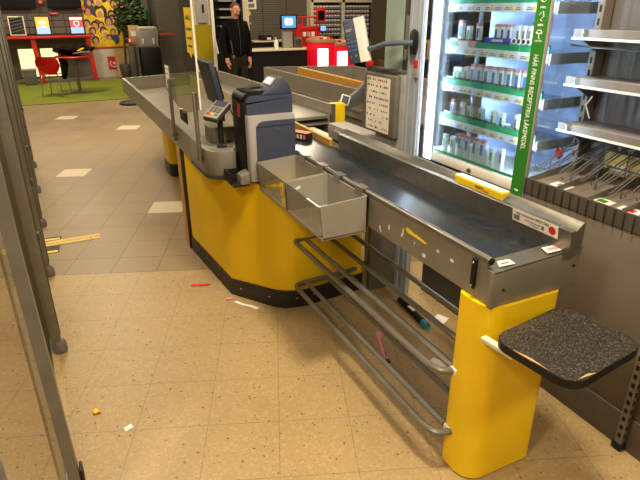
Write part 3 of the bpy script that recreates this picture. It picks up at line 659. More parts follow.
b = MB(); b.box(.731, .734, 1.10, 1.17, 1.43, 1.465, 'white').prism([(1.04, 1.470), (1.20, 1.470), (1.17, 1.440), (1.06, 1.440)], .733, .7355, 'pink', 'X'); o_ = b.build('round_label', FC); o_['label'] = 'pink and white label on the second shelf'
b = MB(); b.box(.730, .735, .82, .985, 1.466, 1.492, 'bluelabel'); b.text('LÄKEMEDEL', frame((.7295, .90, 1.479), (0, -1, 0), (0, 0, 1)), .014, 'text_w'); o_ = b.build('blue_label', FC); o_['label'] = 'blue shelf label'
b = MB()
for k in range(4): b.lathe((.730, .795-k*.028, 1.482), [(.001, 0), (.013, 0), (.013, .004), (.001, .004)], 'white', 14, 'X')
for k in range(4): b.lathe((.7295, .795-k*.028, 1.482), [(.004, 0), (.009, 0), (.009, .001), (.004, .001)], 'text_d', 12, 'X')
o_ = b.build('round_tags', FC); o_['label'] = 'white round tags on the second shelf'
# medicine packs
def make_pack(name, w, d, h, top, mark):
    def f(label, loc, group):
        t = thing(name, label, 'medicine box', loc, group)
        x, y, z = loc
        MB().box(x, x+d, y-w/2, y+w/2, z, z+h, 'white', .001, 1).build('carton', t)
        if top: MB().box(x-.0004, x+d+.0004, y-w/2-.0004, y+w/2+.0004, z+h*.90, z+h+.0006, top).build('top_band', t)
        if mark: MB().box(x-.0008, x, y-w*.28, y+w*.28, z+h*.38, z+h*.8, mark).build('printing', t)
        return t
    return f
K1 = make_pack('medicine_box', .024, .02, .108, 'pink', 'bluelabel')
K2 = make_pack('medicine_box', .026, .02, .095, 'white', 'shelfgreen')
K3 = make_pack('medicine_box', .031, .02, .120, 'pink', 'blue')
K4 = make_pack('medicine_box', .020, .02, .105, None, 'ink_grey')
def row(spec, z, x, shelf, g):
    protos = {}; counts = {}
    names = {1: 'narrow pink topped box', 2: 'white green printed box', 3: 'tall pink and blue box', 4: 'plain slim white box'}
    tot = {}
    for k, y in spec: tot[k] = tot.get(k, 0)+1
    for k, y in spec:
        i = counts.get(k, 0); counts[k] = i+1
        lab = f'{names[k]}, {ORD[i]+" of these from left" if tot[k] > 1 else "the only one"} on the {shelf}'
        if k not in protos: protos[k] = [None, K1, K2, K3, K4][k](lab, (x, y, z), g)
        else: dup(protos[k], (x, y, z), lab)
row([(3, 1.19), (2, 1.13), (1, 1.06), (1, .935), (1, .895), (1, .855), (4, .80), (4, .765), (4, .73), (4, .695)], 1.440, .750, 'second cabinet shelf', 'medicine boxes on the second shelf')
row([(2, 1.20), (2, 1.165), (4, 1.12)]+[(3, 1.07-k*.05) for k in range(8)]+[(2, .665)], 1.242, .750, 'third cabinet shelf', 'medicine boxes on the third shelf')
row([(1, 1.20), (4, 1.125), (2, 1.065), (2, .98), (2, .895), (2, .835), (4, .74), (4, .69)], 1.064, .750, 'fourth cabinet shelf', 'medicine boxes on the fourth shelf')
row([(2, 1.21), (2, 1.145), (3, 1.085), (3, 1.03), (3, .97), (3, .915), (2, .845), (4, .78)], .8965, .725, 'cabinet floor', 'medicine boxes on the cabinet floor')
b = MB(); b.box(.70, .704, .65, 1.26, .896, .908, 'shelfgreen'); b.build('green_strip', FC)

# ------------------------------------------------------------------ gondola shelving on the right
GS = thing('shelf_unit', 'empty grey store shelving with wire hooks at the right edge', 'shelving', (.8, -.2, 0))
GY0, GY1 = -1.3, .56
b = MB(); b.box(.672, .70, GY0, GY1, .15, .865, 'basepan', .002).box(.664, .72, GY0, GY1, 0, .15, 'brownpan', .003); b.build('base_panel', GS)
b = MB(); b.box(.72, 1.0, GY0, GY1, .0, .84, 'brownpan'); b.build('base_cabinet', GS)
b = MB(); b.box(.992, 1.01, GY0, GY1, .84, 2.1, 'ribpan'); b.build('back_panel', GS)
b = MB(); b.box(.668, .675, GY0, GY1, .868, .934, 'lip', .001, 1)
for k in range(46):
    y = GY1-.012-k*.04; b.box(.660, .668, y-.002, y+.002, .864, .93, 'dgrey')
lipo = b.build('tray_lip', GS)
b = MB(); b.hexa([(.675, GY0, .87), (.99, GY0, .87), (.99, GY1, .87), (.675, GY1, .87)], [(.675, GY0, .915), (.99, GY0, .945), (.99, GY1, .945), (.675, GY1, .915)], 'tray'); b.build('tray_floor', GS)
for k in range(12):
    y = GY1-.02-k*.15
    MB().hexa([(.675, y-.002, .88), (.985, y-.002, .92), (.985, y+.002, .92), (.675, y+.002, .88)], [(.675, y-.002, .937), (.985, y-.002, .985), (.985, y+.002, .985), (.675, y+.002, .937)], 'mgrey').build('tray_divider', GS)
def upright(y, holes=True, x0=.93, z0=.93, z1=2.1, nm_='upright'):
    b = MB(); b.box(x0, x0+.055, y-.016, y+.016, z0, z1, 'shelfgrey', .002, 1)
    n = int((z1-z0)/.05)
    for k in range(n):
        z = z0+.02+k*.05; b.box(x0-.0008, x0+.002, y-.005, y+.005, z, z+.026, 'black')
    return b.build(nm_, GS)
upright(.545); upright(-.36)
# slotted leg standing on the floor by the base panel
b = MB(); b.box(.640, .664, -.15, -.122, .03, .862, 'shelfgrey', .002, 1)
for k in range(20):
    z = .06+k*.04; b.box(.6392, .641, -.143, -.129, z, z+.02, 'black').box(.646, .658, -.1508, -.149, z, z+.02, 'black')
lg = b.build('slotted_leg', GS)
MB().box(.634, .668, -.158, -.114, 0, .035, 'black', .006).build('foot', lg)
for z0, w in ((1.125, 'lower'), (1.315, 'middle'), (1.498, 'upper')):
    b = MB(); b.box(.822, .985, GY0, GY1-.005, z0+.018, z0+.034, 'shelfgrey', .002, 1); s_ = b.build('shelf', GS)
    b = MB(); b.box(.813, .823, GY0, GY1-.002, z0+.006, z0+.040, 'shelfgrey', .002, 1); b.box(.809, .815, GY0, GY1, z0, z0+.009, 'white'); p = b.build('price_rail', s_)
    MB().box(.8085, .814, GY1-.075, GY1-.045, z0+.008, z0+.04, 'acryl').build('clear_ticket_holder', s_)
    for y in (GY1-.03, -.34): MB().prism([(.93, z0-.05), (.985, z0-.06), (.985, z0+.02), (.83, z0+.02), (.83, z0+.005)], y-.002, y+.002, 'mgrey', 'Y').build('shelf_bracket', s_)
# wire hooks
b = MB(); b.tube([(.955, GY1-.03, 1.09), (.955, GY0, 1.09)], .005, 'wire', 8).tube([(.93, GY1-.03, 1.0), (.93, GY0, 1.0)], .004, 'wire', 8); b.build('hook_bar', GS)
rr = random.Random(5); hooks = [GY1-.05-k*.052 for k in range(22)]
for i, y in enumerate(hooks):
    y1 = y+.035+.012*rr.random(); L = .20+.05*rr.random(); z1 = .955+.02*rr.random()
    b = MB(); b.tube([(.958, y, 1.10), (.955-L*.5, y+.02, 1.04), (.955-L, y1, z1), (.955-L-.006, y1, z1+.014)], .0028, 'wire', 6)
    b.tube([(.958, y-.012, 1.10), (.955-L*.5, y+.008, 1.035), (.955-L, y1-.012, z1-.002)], .0022, 'wire', 6)
    b.build('hook', GS)
for i in range(9):
    y = GY1-.06-i*.12; b = MB(); b.tube([(.90, y, 1.085), (.90, y, .96), (.86, y+.01, .945)], .003, 'wire', 6); b.tube([(.80, y+.05, 1.0), (.80, y+.05, .925)], .003, 'wire', 6); b.build('drop_wire', GS)
b = MB(); b.tube([(.82, GY1+.008, 1.478), (.85, GY1-.01, 1.472), (.84, GY1-.10, 1.47), (.84, GY0, 1.47)], .004, 'wire', 6); b.build('hanging_rod', GS)
b = MB(); b.tube([(.925, .50, 1.27), (.912, .515, 1.235), (.918, .49, 1.18)], .0035, 'white', 6); tag(b.build('cable_tie'), 'white plastic tie hanging at the shelf upright', 'cable tie')
M['cardyellow'] = mat('pale yellow card', (206, 178, 96), .6)
b = MB(); b.box(.975, .988, -.5, .42, .955, 1.05, 'cardyellow'); 
for k in range(6): b.box(.9742, .975, .30-k*.13, .38-k*.13, .97, 1.0, 'paper')
tag(b.build('backing_card'), 'yellow printed card along the back of the hook tray', 'card')
for i, (y, x, w) in enumerate(((.42, .715, 'white paper label under the hooks, nearest the green sign'), (.21, .70, 'paper label with green print in the middle of the hook tray'), (.09, .70, 'paper label with red print in the hook tray at the right edge'))):
    b = MB(); zt = lambda xx: .915+(xx-.675)/.315*.03+.002
    b.hexa([(x, y-.045, zt(x)), (x+.05, y-.045, zt(x+.05)), (x+.05, y+.045, zt(x+.05)), (x, y+.045, zt(x))], [(x, y-.045, zt(x)+.001), (x+.05, y-.045, zt(x+.05)+.001), (x+.05, y+.045, zt(x+.05)+.001), (x, y+.045, zt(x)+.001)], 'paper')
    m_ = ('ink_grey', 'green', 'text_r')[i]; b.hexa([(x+.012, y-.02, zt(x+.012)+.001), (x+.04, y-.02, zt(x+.04)+.001), (x+.04, y+.02, zt(x+.04)+.001), (x+.012, y+.02, zt(x+.012)+.001)], [(x+.012, y-.02, zt(x+.012)+.0016), (x+.04, y-.02, zt(x+.04)+.0016), (x+.04, y+.02, zt(x+.04)+.0016), (x+.012, y+.02, zt(x+.012)+.0016)], m_)
    tag(b.build('shelf_label'), w, 'label')

# store shelving seen through the cabinet
t = thing('stock_rack', 'dim brown stock rack seen through the glass of the medicine cabinet', 'rack', (3.5, 4.7, 0))
b = MB(); b.box(2.75, 4.6, 5.0, 5.04, 0, 1.9, 'brownpan'); b.build('back_panel', t)
for z in (.2, .56, 1.0, 1.42): MB().box(2.75, 4.6, 4.6, 5.0, z, z+.03, 'wood' if z == .56 else 'brownpan').build('shelf', t)
for x in (2.78, 3.6, 4.57): MB().box(x-.02, x+.02, 4.58, 5.02, 0, 1.9, 'cream' if x < 3 else 'walldark').build('upright', t)
for i, (x, w, z, h, m_, lab) in enumerate(((3.02, .3, 1.03, .22, 'cardboard', 'brown carton on the stock rack behind the cabinet'), (3.58, .3, 1.03, .13, 'sticker_y', 'yellow crate on the stock rack behind the cabinet'), (3.2, .5, .59, .25, 'mgrey', 'grey crate on the low stock rack shelf'))):
    b = MB(); b.box(x, x+w, 4.64, 4.95, z, z+h, m_, .008)
    for k in range(4): b.box(x+.03+k*w/4.5, x+.05+k*w/4.5, 4.632, 4.641, z+.03, z+h-.03, 'dgrey')
    tag(b.build('crate'), lab, 'crate')

# ------------------------------------------------------------------ neighbouring checkout lane behind
t = thing('yellow_panel', 'narrow yellow panel behind the end of the grey cashier desk', 'panel', (1.02, 3.0, 0)); MB().box(.94, 1.06, 2.98, 3.06, 0, .88, 'yellow', .004).build('panel_board', t)
C2 = thing('checkout_counter', 'second checkout with deep grey tray and wooden inner edge behind the cashier desk', 'checkout', (2.0, 4.8, 0))
b = MB(); b.prism([(1.42, 5.96), (2.55, 5.6), (2.6, 2.6), (1.46, 2.6)], .70, .72, 'grey'); b.build('tray_floor', C2)
b = MB(); b.prism([(1.42, 5.97), (1.45, 5.97), (1.53, 2.6), (1.50, 2.6)], .62, .90, 'grey', 'Z', .004, 1); b.build('tray_wall', C2)
b = MB(); b.prism([(1.42, 5.95), (2.56, 5.55), (2.56, 5.58), (1.42, 5.98)], .70, .90, 'grey', 'Z', .003, 1); b.build('tray_wall', C2)
b = MB(); b.prism([(2.54, 5.57), (2.57, 5.57), (2.6, 2.6), (2.57, 2.6)], .62, .90, 'grey', 'Z', .003, 1); b.build('tray_wall', C2)
b = MB(); b.prism([(1.64, 5.35), (1.70, 5.35), (1.665, 3.3), (1.605, 3.3)], .72, .94, 'wood'); b.build('wood_divider', C2)
b = MB(); b.box(1.52, 2.52, 2.7, 5.4, .1, .70, 'basepan').box(1.53, 2.51, 2.72, 5.38, 0, .1, 'kick'); b.build('base_cabinet', C2)
# curved grey hood with screen next to the board
t = thing('customer_display', 'grey curved bracket with a small white framed screen beside the label board', 'display', (.95, 2.75, .9))
b = MB(); b.prism([(1.04, .82), (1.10, .80), (1.22, .83), (1.30, .88), (1.36, .97), (1.36, 1.09), (1.30, 1.04), (1.22, .96), (1.12, .90), (1.05, .885)], 3.05, 3.10, 'mgrey', 'Y', .006); b.build('curved_bracket', t)
b = MB(); b.T = frame((1.085, 3.03, .895), (.95, -.45, -.35), (.25, .3, 1)); b.box(-.04, .04, -.045, .045, -.01, .01, 'white', .01).box(-.028, .028, -.034, .034, .01, .012, 'dgrey'); b.build('screen', t)
MB().box(1.30, 1.36, 3.04, 3.11, 0, 1.1, 'mgrey', .004).build('post', t)

# ------------------------------------------------------------------ left barrier
def post_x(y): return -1.255-.042*y
def make_post(label, y):
    x = post_x(y); t = thing('barrier_post', label, 'post', (x, y, 0), 'grey posts of the left barrier')
    b = MB(); b.box(x-.075, x-.005, y-.022, y+.022, .03, 1.9, 'tube', .006).box(x-.006, x-.001, y-.006, y+.006, .1, 1.9, 'dgrey'); b.build('post', t)
    MB().lathe((x-.018, y, 0), [(.034, 0), (.036, .015), (.034, .05), (.022, .07), (.001, .072)], 'mgrey', 16).build('rubber_foot', t)
    b = MB(); b.box(x-.010, x+.004, y-.02, y+.02, .62, .66, 'dgrey', .004); b.build('glass_clamp', t)
    return t
ys = [5.526, 4.515, 3.517, 2.528, 1.56, .32]
wd = ['farthest grey barrier post, standing nearest the green turf', 'second grey barrier post from the green turf, on the dark tiles', 'third grey barrier post from the green turf, next to the yellow paper strip', 'fourth grey barrier post from the green turf, at the edge of the dark tiles', 'fifth grey barrier post from the turf, foot near the small yellow scrap', 'nearest grey barrier post at the bottom left']
for w, y in zip(wd[:5], ys): make_post(w, y)
for i in range(5):
    ya, yb = ys[i+1], ys[i]; xa, xb = post_x(ya)-.06, post_x(yb)-.06
    b = MB(); b.hexa([(xa, ya+.03, .12), (xa+.008, ya+.03, .12), (xb+.008, yb-.03, .12), (xb, yb-.03, .12)], [(xa, ya+.03, 1.85), (xa+.008, ya+.03, 1.85), (xb+.008, yb-.03, 1.85), (xb, yb-.03, 1.85)], 'acryl')
    n_ = ['nearest the turf', 'second from the turf', 'in the middle of the barrier', 'second from the camera end', 'at the bottom left'][i]
    t = thing('glass_panel', f'clear barrier glass panel {n_} between grey posts', 'glass panel', ((xa+xb)/2, (ya+yb)/2, .12), 'barrier glass panels'); b.build('pane', t)
    b = MB(); b.hexa([(xa-.003, ya+.03, 1.85), (xa+.011, ya+.03, 1.85), (xb+.011, yb-.03, 1.85), (xb-.003, yb-.03, 1.85)], [(xa-.003, ya+.03, 1.88), (xa+.011, ya+.03, 1.88), (xb+.011, yb-.03, 1.88), (xb-.003, yb-.03, 1.88)], 'tube'); b.build('top_rail', t)
    b = MB(); b.hexa([(xa-.003, ya+.03, .10), (xa+.011, ya+.03, .10), (xb+.011, yb-.03, .10), (xb-.003, yb-.03, .10)], [(xa-.003, ya+.03, .12), (xa+.011, ya+.03, .12), (xb+.011, yb-.03, .12), (xb-.003, yb-.03, .12)], 'tube'); b.build('bottom_rail', t)
b = MB(); b.tube([(-1.258, .12, .02), (-1.266, .185, .44), (-1.282, .253, 1.12), (-1.285, .33, 1.9)], .021, 'tube', 4)
t = thing('gate_arm', 'wide grey leaning gate upright at the near left', 'gate', (-1.285, .12, 0)); b.build('upright', t)
MB().box(-1.249, -1.241, .165, .205, .40, .46, 'black', .002).build('latch', t)
MB().lathe((-1.258, .12, 0), [(.035, 0), (.035, .015), (.022, .03), (.001, .03)], 'dgrey', 14).build('foot', t)

t = thing('round_bollard', 'dark grey round bollard at the bottom left corner', 'bollard', (-1.33, -.40, 0))
MB().tube([(-1.33, -.40, .02), (-1.33, -.40, 1.03)], .045, 'mgrey', 20).ball((-1.33, -.40, 1.03), (.045, .045, .02), 'mgrey', 16).build('tube', t); MB().lathe((-1.33, -.40, 0), [(.08, 0), (.08, .015), (.05, .02), (.001, .02)], 'dgrey', 20).build('foot_plate', t)
# ------------------------------------------------------------------ litter and strips on the floor
def strip(pts, z, h, m, name, label, cat, extra=None):
    b = MB(); b.prism(pts, z, z+h, m)
    if extra: extra(b)
    return tag(b.build(name), label, cat)
def rot(cx, cy, pts, a): c, s = math.cos(a), math.sin(a); return [(cx+x*c-y*s, cy+x*s+y*c) for x, y in pts]
strip(rot(-.51, 1.955, [(-.06, -.012), (-.01, -.016), (.05, -.012), (.062, .0), (.05, .014), (0, .008), (-.058, .014)], -.35), .001, .004, 'red', 'paper_strip', 'crumpled dark red paper strip on the floor left of the yellow base', 'paper')
strip(rot(-.40, 1.70, [(-.02, -.012), (.02, -.012), (.024, .01), (-.018, .012)], -.4), .001, .006, 'pink', 'paper_scrap', 'pink paper scrap on the floor at the black skirting corner', 'paper')
strip(rot(-.33, 1.585, [(-.085, -.008), (-.02, -.013), (.02, -.006), (.085, -.012), (.088, .008), (.03, .012), (-.01, .004), (-.08, .01)], -.95), .001, .003, 'white', 'paper_ribbon', 'long torn white paper strip on the floor beside the black skirting', 'paper')
t = thing('lipstick_strip', 'pink and black wrapper strip on the floor under the tube rack', 'wrapper', (.175, .88, 0))
b = MB(); b.prism(rot(.175, .88, [(-.13, -.014), (.12, -.014), (.12, .014), (-.13, .014)], 1.19), .001, .007, 'pink'); b.build('wrapper', t)
b = MB()
for k in range(8): b.prism(rot(.175, .88, [(-.10+k*.022, -.012), (-.09+k*.022, -.012), (-.09+k*.022, -.004), (-.10+k*.022, -.004)], 1.19), .007, .0075, 'text_d')
b.prism(rot(.175, .88, [(-.15, -.018), (-.125, -.016), (-.125, .016), (-.15, .012)], 1.19), .001, .008, 'text_d'); b.build('printing', t)
t = thing('marker_tube', 'black tube with a blue end lying on the floor under the belt', 'tube', (.50, 1.05, 0))
p0, p1 = Vector((.505, 1.21, .022)), Vector((.475, .90, .022)); d_ = p1-p0
MB().tube([p0, p0+d_*.86], .021, 'black', 14).build('barrel', t); MB().tube([p0+d_*.86, p1], .0215, 'teal', 14).build('end_cap', t)
b = MB(); b.box(.478, .502, 1.04, 1.10, .0425, .0435, 'white'); b.build('label', t)
strip(rot(.06, 1.13, [(-.035, -.012), (.04, -.01), (.045, .014), (-.03, .016)], .2), .001, .004, 'cardboard', 'card_scrap', 'small brown card scrap on the terrazzo below the bins', 'card')
b = MB(); b.ball((-1.215, .99, .008), (.013, .017, .008), 'sticker_y', 8).ball((-1.20, .98, .006), (.009, .008, .006), 'orange', 8); tag(b.build('wrapper_scrap'), 'small crumpled yellow wrapper on the floor by the left barrier', 'wrapper')
b = MB(); b.prism(rot(-1.10, .83, [(-.02, -.012), (.016, -.014), (.022, .010), (-.012, .014)], .5), .001, .003, 'white'); tag(b.build('paper_bit'), 'tiny white paper bit on the floor right of the yellow wrapper', 'paper')
b = MB(); b.prism(rot(.60, .95, [(-.05, -.04), (.05, -.03), (.05, .04), (-.04, .04)], .4), .001, .003, 'white'); tag(b.build('paper_receipt'), 'white receipt on the floor behind the blue ended tube', 'paper')
b = MB(); b.prism(rot(.35, .62, [(-.05, -.025), (.05, -.03), (.05, .025), (-.05, .03)], -1.1), .001, .002, 'paper'); tag(b.build('paper_receipt'), 'cream receipt on the floor under the rack near the pillar', 'paper')
t = thing('floor_sticker', 'yellow printed floor strip on a black sticker beside the left barrier', 'floor sticker', (-1.25, 3.08, 0))
ang = -.33
b = MB(); b.prism(rot(-1.37, 3.07, [(-.14, -.16), (.07, -.16), (.07, .16), (-.14, .16)], ang+.25), .0006, .0016, 'text_d')
for yy in (-.13, .12): b.prism(rot(-1.37, 3.07, [(-.10, yy-.02), (.06, yy-.02), (.06, yy+.012), (-.10, yy+.012)], ang+.25), .0016, .002, 'sticker_y')
b.build('black_square', t)
b = MB(); b.prism(rot(-1.22, 3.10, [(-.22, -.05), (.20, -.05), (.20, .05), (-.22, .05)], ang+.33), .002, .003, 'cardyellow'); ys_ = b.build('yellow_strip', t)
b = MB(); T = Matrix.Translation((-1.22, 3.10, .0034)) @ Matrix.Rotation(ang+.33, 4, 'Z'); b.text('HÅLL', T @ Matrix.Translation((-.16, 0, 0)), .07, 'orange'); b.text('AVSTÅND', T @ Matrix.Translation((.02, 0, 0)), .042, 'orange'); b.text('2 m', T @ Matrix.Translation((.16, 0, 0)), .045, 'text_r'); b.build('printing', ys_)
b = MB(); b.lathe((.09, 9.55, 0), [(.22, 0), (.22, .03), (.18, .05), (.001, .05)], 'black', 20); tag(b.build('base_plate'), 'round black base plate on the floor below the far tray corner', 'base plate')

# ------------------------------------------------------------------ betting corner, back left
DK = thing('wall_counter', 'long red wall counter with slanted red legs at the back left', 'counter', (-1.3, 13.7, .012))
MB().box(-2.7, -.14, 13.45, 14.2, 1.0, 1.045, 'red', .004).build('counter_top', DK)
MB().box(-2.7, -.2, 14.1, 14.2, .76, 1.0, 'wallgrey').build('back_rail', DK)
for x in (-1.37, -.20): MB().prism([(x-.055, .012), (x+.045, .012), (x, 1.0), (x-.10, 1.0)], 13.5, 13.62, 'red', 'Y', .004, 1).build('leg', DK)
MB().box(-2.7, -.14, 13.64, 14.2, .0, .06, 'wallgrey').build('plinth', DK)
def tablet(x, label, fr, layout):
    t = thing('tablet', label, 'tablet', (x, 13.75, 1.045), 'tablets on the red counter')
    T = frame((x, 13.75, 1.27), (1, 0, 0), (-.08, .3, 1)); b = MB(); b.T = T; b.box(-.165, .165, -.215, .215, -.02, .0, fr, .008); b.build('frame', t)
    b = MB(); b.T = T; layout(b); b.build('screen', t)
    MB().box(x-.09, x+.09, 13.68, 13.88, 1.045, 1.055, 'dgrey', .003).build('stand', t)
def scr1(b):
    b.box(-.14, .14, -.19, .19, 0, .002, 'tv')
    for k in range(5): b.prism([(-.13, -.15+k*.07), (.13, -.09+k*.07), (.13, -.07+k*.07), (-.13, -.13+k*.07)], .002, .0026, 'dgrey')
def scr2(b): b.box(-.14, .14, -.05, .19, 0, .002, 'tabor').box(-.14, .14, -.19, -.05, 0, .002, 'tabbl').prism(rrect(-.08, .08, .03, .10, .03), .002, .003, 'tabwh').box(-.04, .07, -.035, -.01, .002, .003, 'tabwh')
def scr3(b):
    b.box(-.14, .14, -.05, .19, 0, .002, 'tabrd').box(-.14, .14, -.19, -.05, 0, .002, 'tabbl').box(-.14, .14, .12, .17, .002, .003, 'tabwh').prism([(-.06, .09), (.06, .09), (.06, .0), (0, -.04), (-.06, .0)], .002, .003, 'tabwh').prism([(-.04, .075), (.04, .075), (.04, .01), (0, -.02), (-.04, .01)], .003, .004, 'tabrd')
tablet(-1.69, 'cream framed black tablet, leftmost on the red counter', 'cream', scr1)
tablet(-1.16, 'tablet with orange and blue screen on the red counter, between the other two', 'black', scr2)
tablet(-.43, 'tablet with red and blue screen, rightmost on the red counter', 'black', scr3)
for x, w in ((-1.62, 'left'), (-.80, 'right')): pass
for x0, x1, w in ((-2.9, -1.19, 'left'), (-.90, -.02, 'right')):
    pass
def tv(x0, x1, label):
    t = thing('television', label, 'television', ((x0+x1)/2, 14.2, 1.62), 'televisions above the red counter')
    MB().box(x0, x1, 14.16, 14.22, 1.635, 2.2, 'black', .01).build('housing', t); MB().box(x0+.02, x1-.02, 14.155, 14.161, 1.66, 2.18, 'tv').build('screen', t)
    MB().box((x0+x1)/2-.1, (x0+x1)/2+.1, 14.22, 14.3, 1.8, 2.0, 'dgrey').build('mount', t)
tv(-2.25, -1.22, 'black wall television at the top left corner'); tv(-.98, -.24, 'black wall television above the tablets, right of the other one')
for x, z, w, h, lab in ((-1.11, 1.77, .10, .10, 'small red and white notice on the wall between the televisions'), (-.86, 1.52, .2, .05, 'small red ticket holder above the orange tablet'), (-.19, 1.62, .10, .10, 'small red box on the wall right of the televisions')):
    b = MB(); b.box(x-w/2, x+w/2, 14.22, 14.26, z-h/2, z+h/2, 'red', .004).box(x-w*.3, x+w*.3, 14.216, 14.221, z-h*.2, z+h*.25, 'pink'); tag(b.build('wall_notice'), lab, 'notice')
# floor bin below counter
t = thing('waste_bin', 'grey waste bin under the red counter left of the red chair', 'waste bin', (-1.62, 13.3, .012))
MB().hexa([(-1.74, 13.2, .012), (-1.5, 13.2, .012), (-1.5, 13.4, .012), (-1.74, 13.4, .012)], [(-1.77, 13.18, .34), (-1.47, 13.18, .34), (-1.47, 13.42, .34), (-1.77, 13.42, .34)], 'mgrey', .01).build('bin_body', t); MB().box(-1.78, -1.46, 13.17, 13.43, .34, .37, 'lgrey', .006).build('rim', t)
# cafe table with jacket
t = thing('cafe_table', 'round table with red edge and grey pedestal on the green turf', 'table', (-.68, 11.5, .012))
MB().lathe((-.68, 11.5, 0), [(.001, .715), (.37, .715), (.38, .73), (.37, .745), (.001, .745)], 'red', 32).build('tabletop', t)
MB().tube([(-.68, 11.5, .03), (-.70, 11.5, .715)], .035, 'steel', 14).build('pedestal', t)
MB().lathe((-.68, 11.5, 0), [(.25, .012), (.25, .022), (.06, .04), (.001, .04)], 'steel', 28).build('base', t)
b = MB(); bmesh.ops.create_icosphere(b.bm, subdivisions=4, radius=1)
rr = random.Random(11)
from mathutils import noise as nz
for v in b.bm.verts:
    p = v.co.copy(); n_ = nz.noise(p*2.2)*.35+nz.noise(p*5)*.12; s_ = 1+n_
    v.co = Vector((-.68+p.x*.36*s_, 11.5+p.y*.26*s_, .752+max(0, (p.z*.5+.5))*.19*(1+n_*1.2)-.004*(p.z < -.9)))
b.mi('jacket'); jk = b.build('jacket', None, 60); 
for f in jk.data.polygons: f.material_index = 0
tag(jk, 'black jacket with yellow and grey patches heaped on the round table', 'jacket')
def patch(pts, m, nme):
    b = MB(); b.tube(pts, [.006]+[.022]*(len(pts)-2)+[.006], m, 8); o = b.build(nme, jk)
patch([(-.62, 11.24, .85), (-.55, 11.22, .87), (-.48, 11.24, .90)], 'sticker_y', 'yellow_patch')
patch([(-.72, 11.24, .80), (-.55, 11.21, .82), (-.40, 11.25, .815), (-.33, 11.3, .79)], 'ink_grey', 'grey_lining')
b = MB(); b.tube([(-.93, 11.37, .75), (-.90, 11.31, .60), (-.92, 11.28, .45), (-.94, 11.27, .32)], [.07, .08, .06, .035], 'jacket', 10); b.build('hanging_sleeve', jk)
# red chair
CH = thing('chair', 'red shell chair with thin steel legs at the round table', 'chair', (-1.08, 11.25, .012))
b = MB()
prof = [(-.20, .775), (-.195, .70), (-.17, .60), (-.155, .52), (-.12, .46), (-.05, .44), (.08, .435), (.20, .445), (.24, .43)]
wid = [.17, .225, .235, .19, .13, .18, .21, .21, .18]
n_ = 9; rows = []
for (x, z), w in zip(prof, wid):
    rows.append([(x-.05*(1-(2*k/(n_-1)-1)**2)*(1 if z > .5 else 0), (2*k/(n_-1)-1)*w, z-.02*(1-(2*k/(n_-1)-1)**2)*(1 if z < .5 else 0)) for k in range(n_)])
ca, sa = math.cos(1.15), math.sin(1.15)
def cw(p, dz=0): return (-1.13+p[0]*ca-p[1]*sa, 11.22+p[0]*sa+p[1]*ca, p[2]+dz)
V1 = [[b.bm.verts.new(cw(p)) for p in r] for r in rows]
fs = []
for i in range(len(V1)-1):
    for k in range(n_-1): fs.append(b.bm.faces.new((V1[i][k], V1[i][k+1], V1[i+1][k+1], V1[i+1][k])))
bmesh.ops.solidify(b.bm, geom=fs, thickness=.012); b.mi('red')
b.build('seat_shell', CH, 60)
for sx, sy in ((-.16, -.17), (-.16, .17), (.18, -.18), (.18, .18)):
    MB().tube([cw((sx*.5, sy*.6, .425)), cw((sx*1.1, sy, .40)), cw((sx*1.25, sy*1.15, .014))], .011, 'rail', 8, .03).build('leg', CH)
# poster wall, red strip, white dado with emblem
t = thing('poster', 'large yellow crowd poster of supporters on the back wall', 'poster', (.2, 14.28, .72))
b = MB(); b.box(-.22, .78, 14.27, 14.285, .74, 2.3, 'pyellow')
rr = random.Random(21)
PXm = ['skin']*1
for i in range(46):
    x = -.17+.9*rr.random(); z = .85+1.4*(i/46)+.05*rr.random(); s = .11+.05*rr.random()
    sh = rr.choice(['pyellow', 'sticker_y', 'pdark', 'pyellow', 'sticker_y', 'navy'])
    dep = 14.269-.0004*(46-i)
    b.prism([(x+s*1.1*math.cos(a)*1.05, z-s*1.5+s*1.2*math.sin(a)) for a in [k*2*PI/12 for k in range(12)]], dep-.0003, dep, sh, 'Y')
    b.prism([(x+s*.62*math.cos(a), z+.01+s*.72*math.sin(a)) for a in [k*2*PI/12 for k in range(12)]], dep-.0005, dep-.0003, rr.choice(['hair', 'pdark', 'pdark', 'trunk', 'sticker_y']), 'Y')
    b.prism([(x+s*.42*math.cos(a), z-.012+s*.55*math.sin(a)) for a in [k*2*PI/12 for k in range(12)]], dep-.0008, dep-.0005, 'skin', 'Y')
for v in b.bm.verts: v.co.x = min(max(v.co.x, -.22), .78); v.co.z = min(max(v.co.z, .74), 2.3)
b.build('print', t)
MB().box(-.24, .80, 14.25, 14.29, .69, .74, 'red', .003).build('red_ledge', t)
b = MB(); b.box(-.2, .9, 14.26, 14.3, .0, .69, 'wallwhite'); struct(b.build('trim_1'))
t = thing('emblem_sign', 'red square sign with white ring on the white wall below the poster', 'sign', (.32, 14.25, .2))
b = MB(); b.box(.185, .455, 14.248, 14.258, .18, .50, 'red'); b.build('panel', t)
b = MB(); b.tube([(.32+.085*math.cos(a), 14.246, .33+.085*math.sin(a)) for a in [math.radians(130+k*28) for k in range(11)]], .016, 'white', 6); b.ball((.335, 14.246, .335), (.035, .006, .035), 'white', 10); b.build('ring_mark', t)
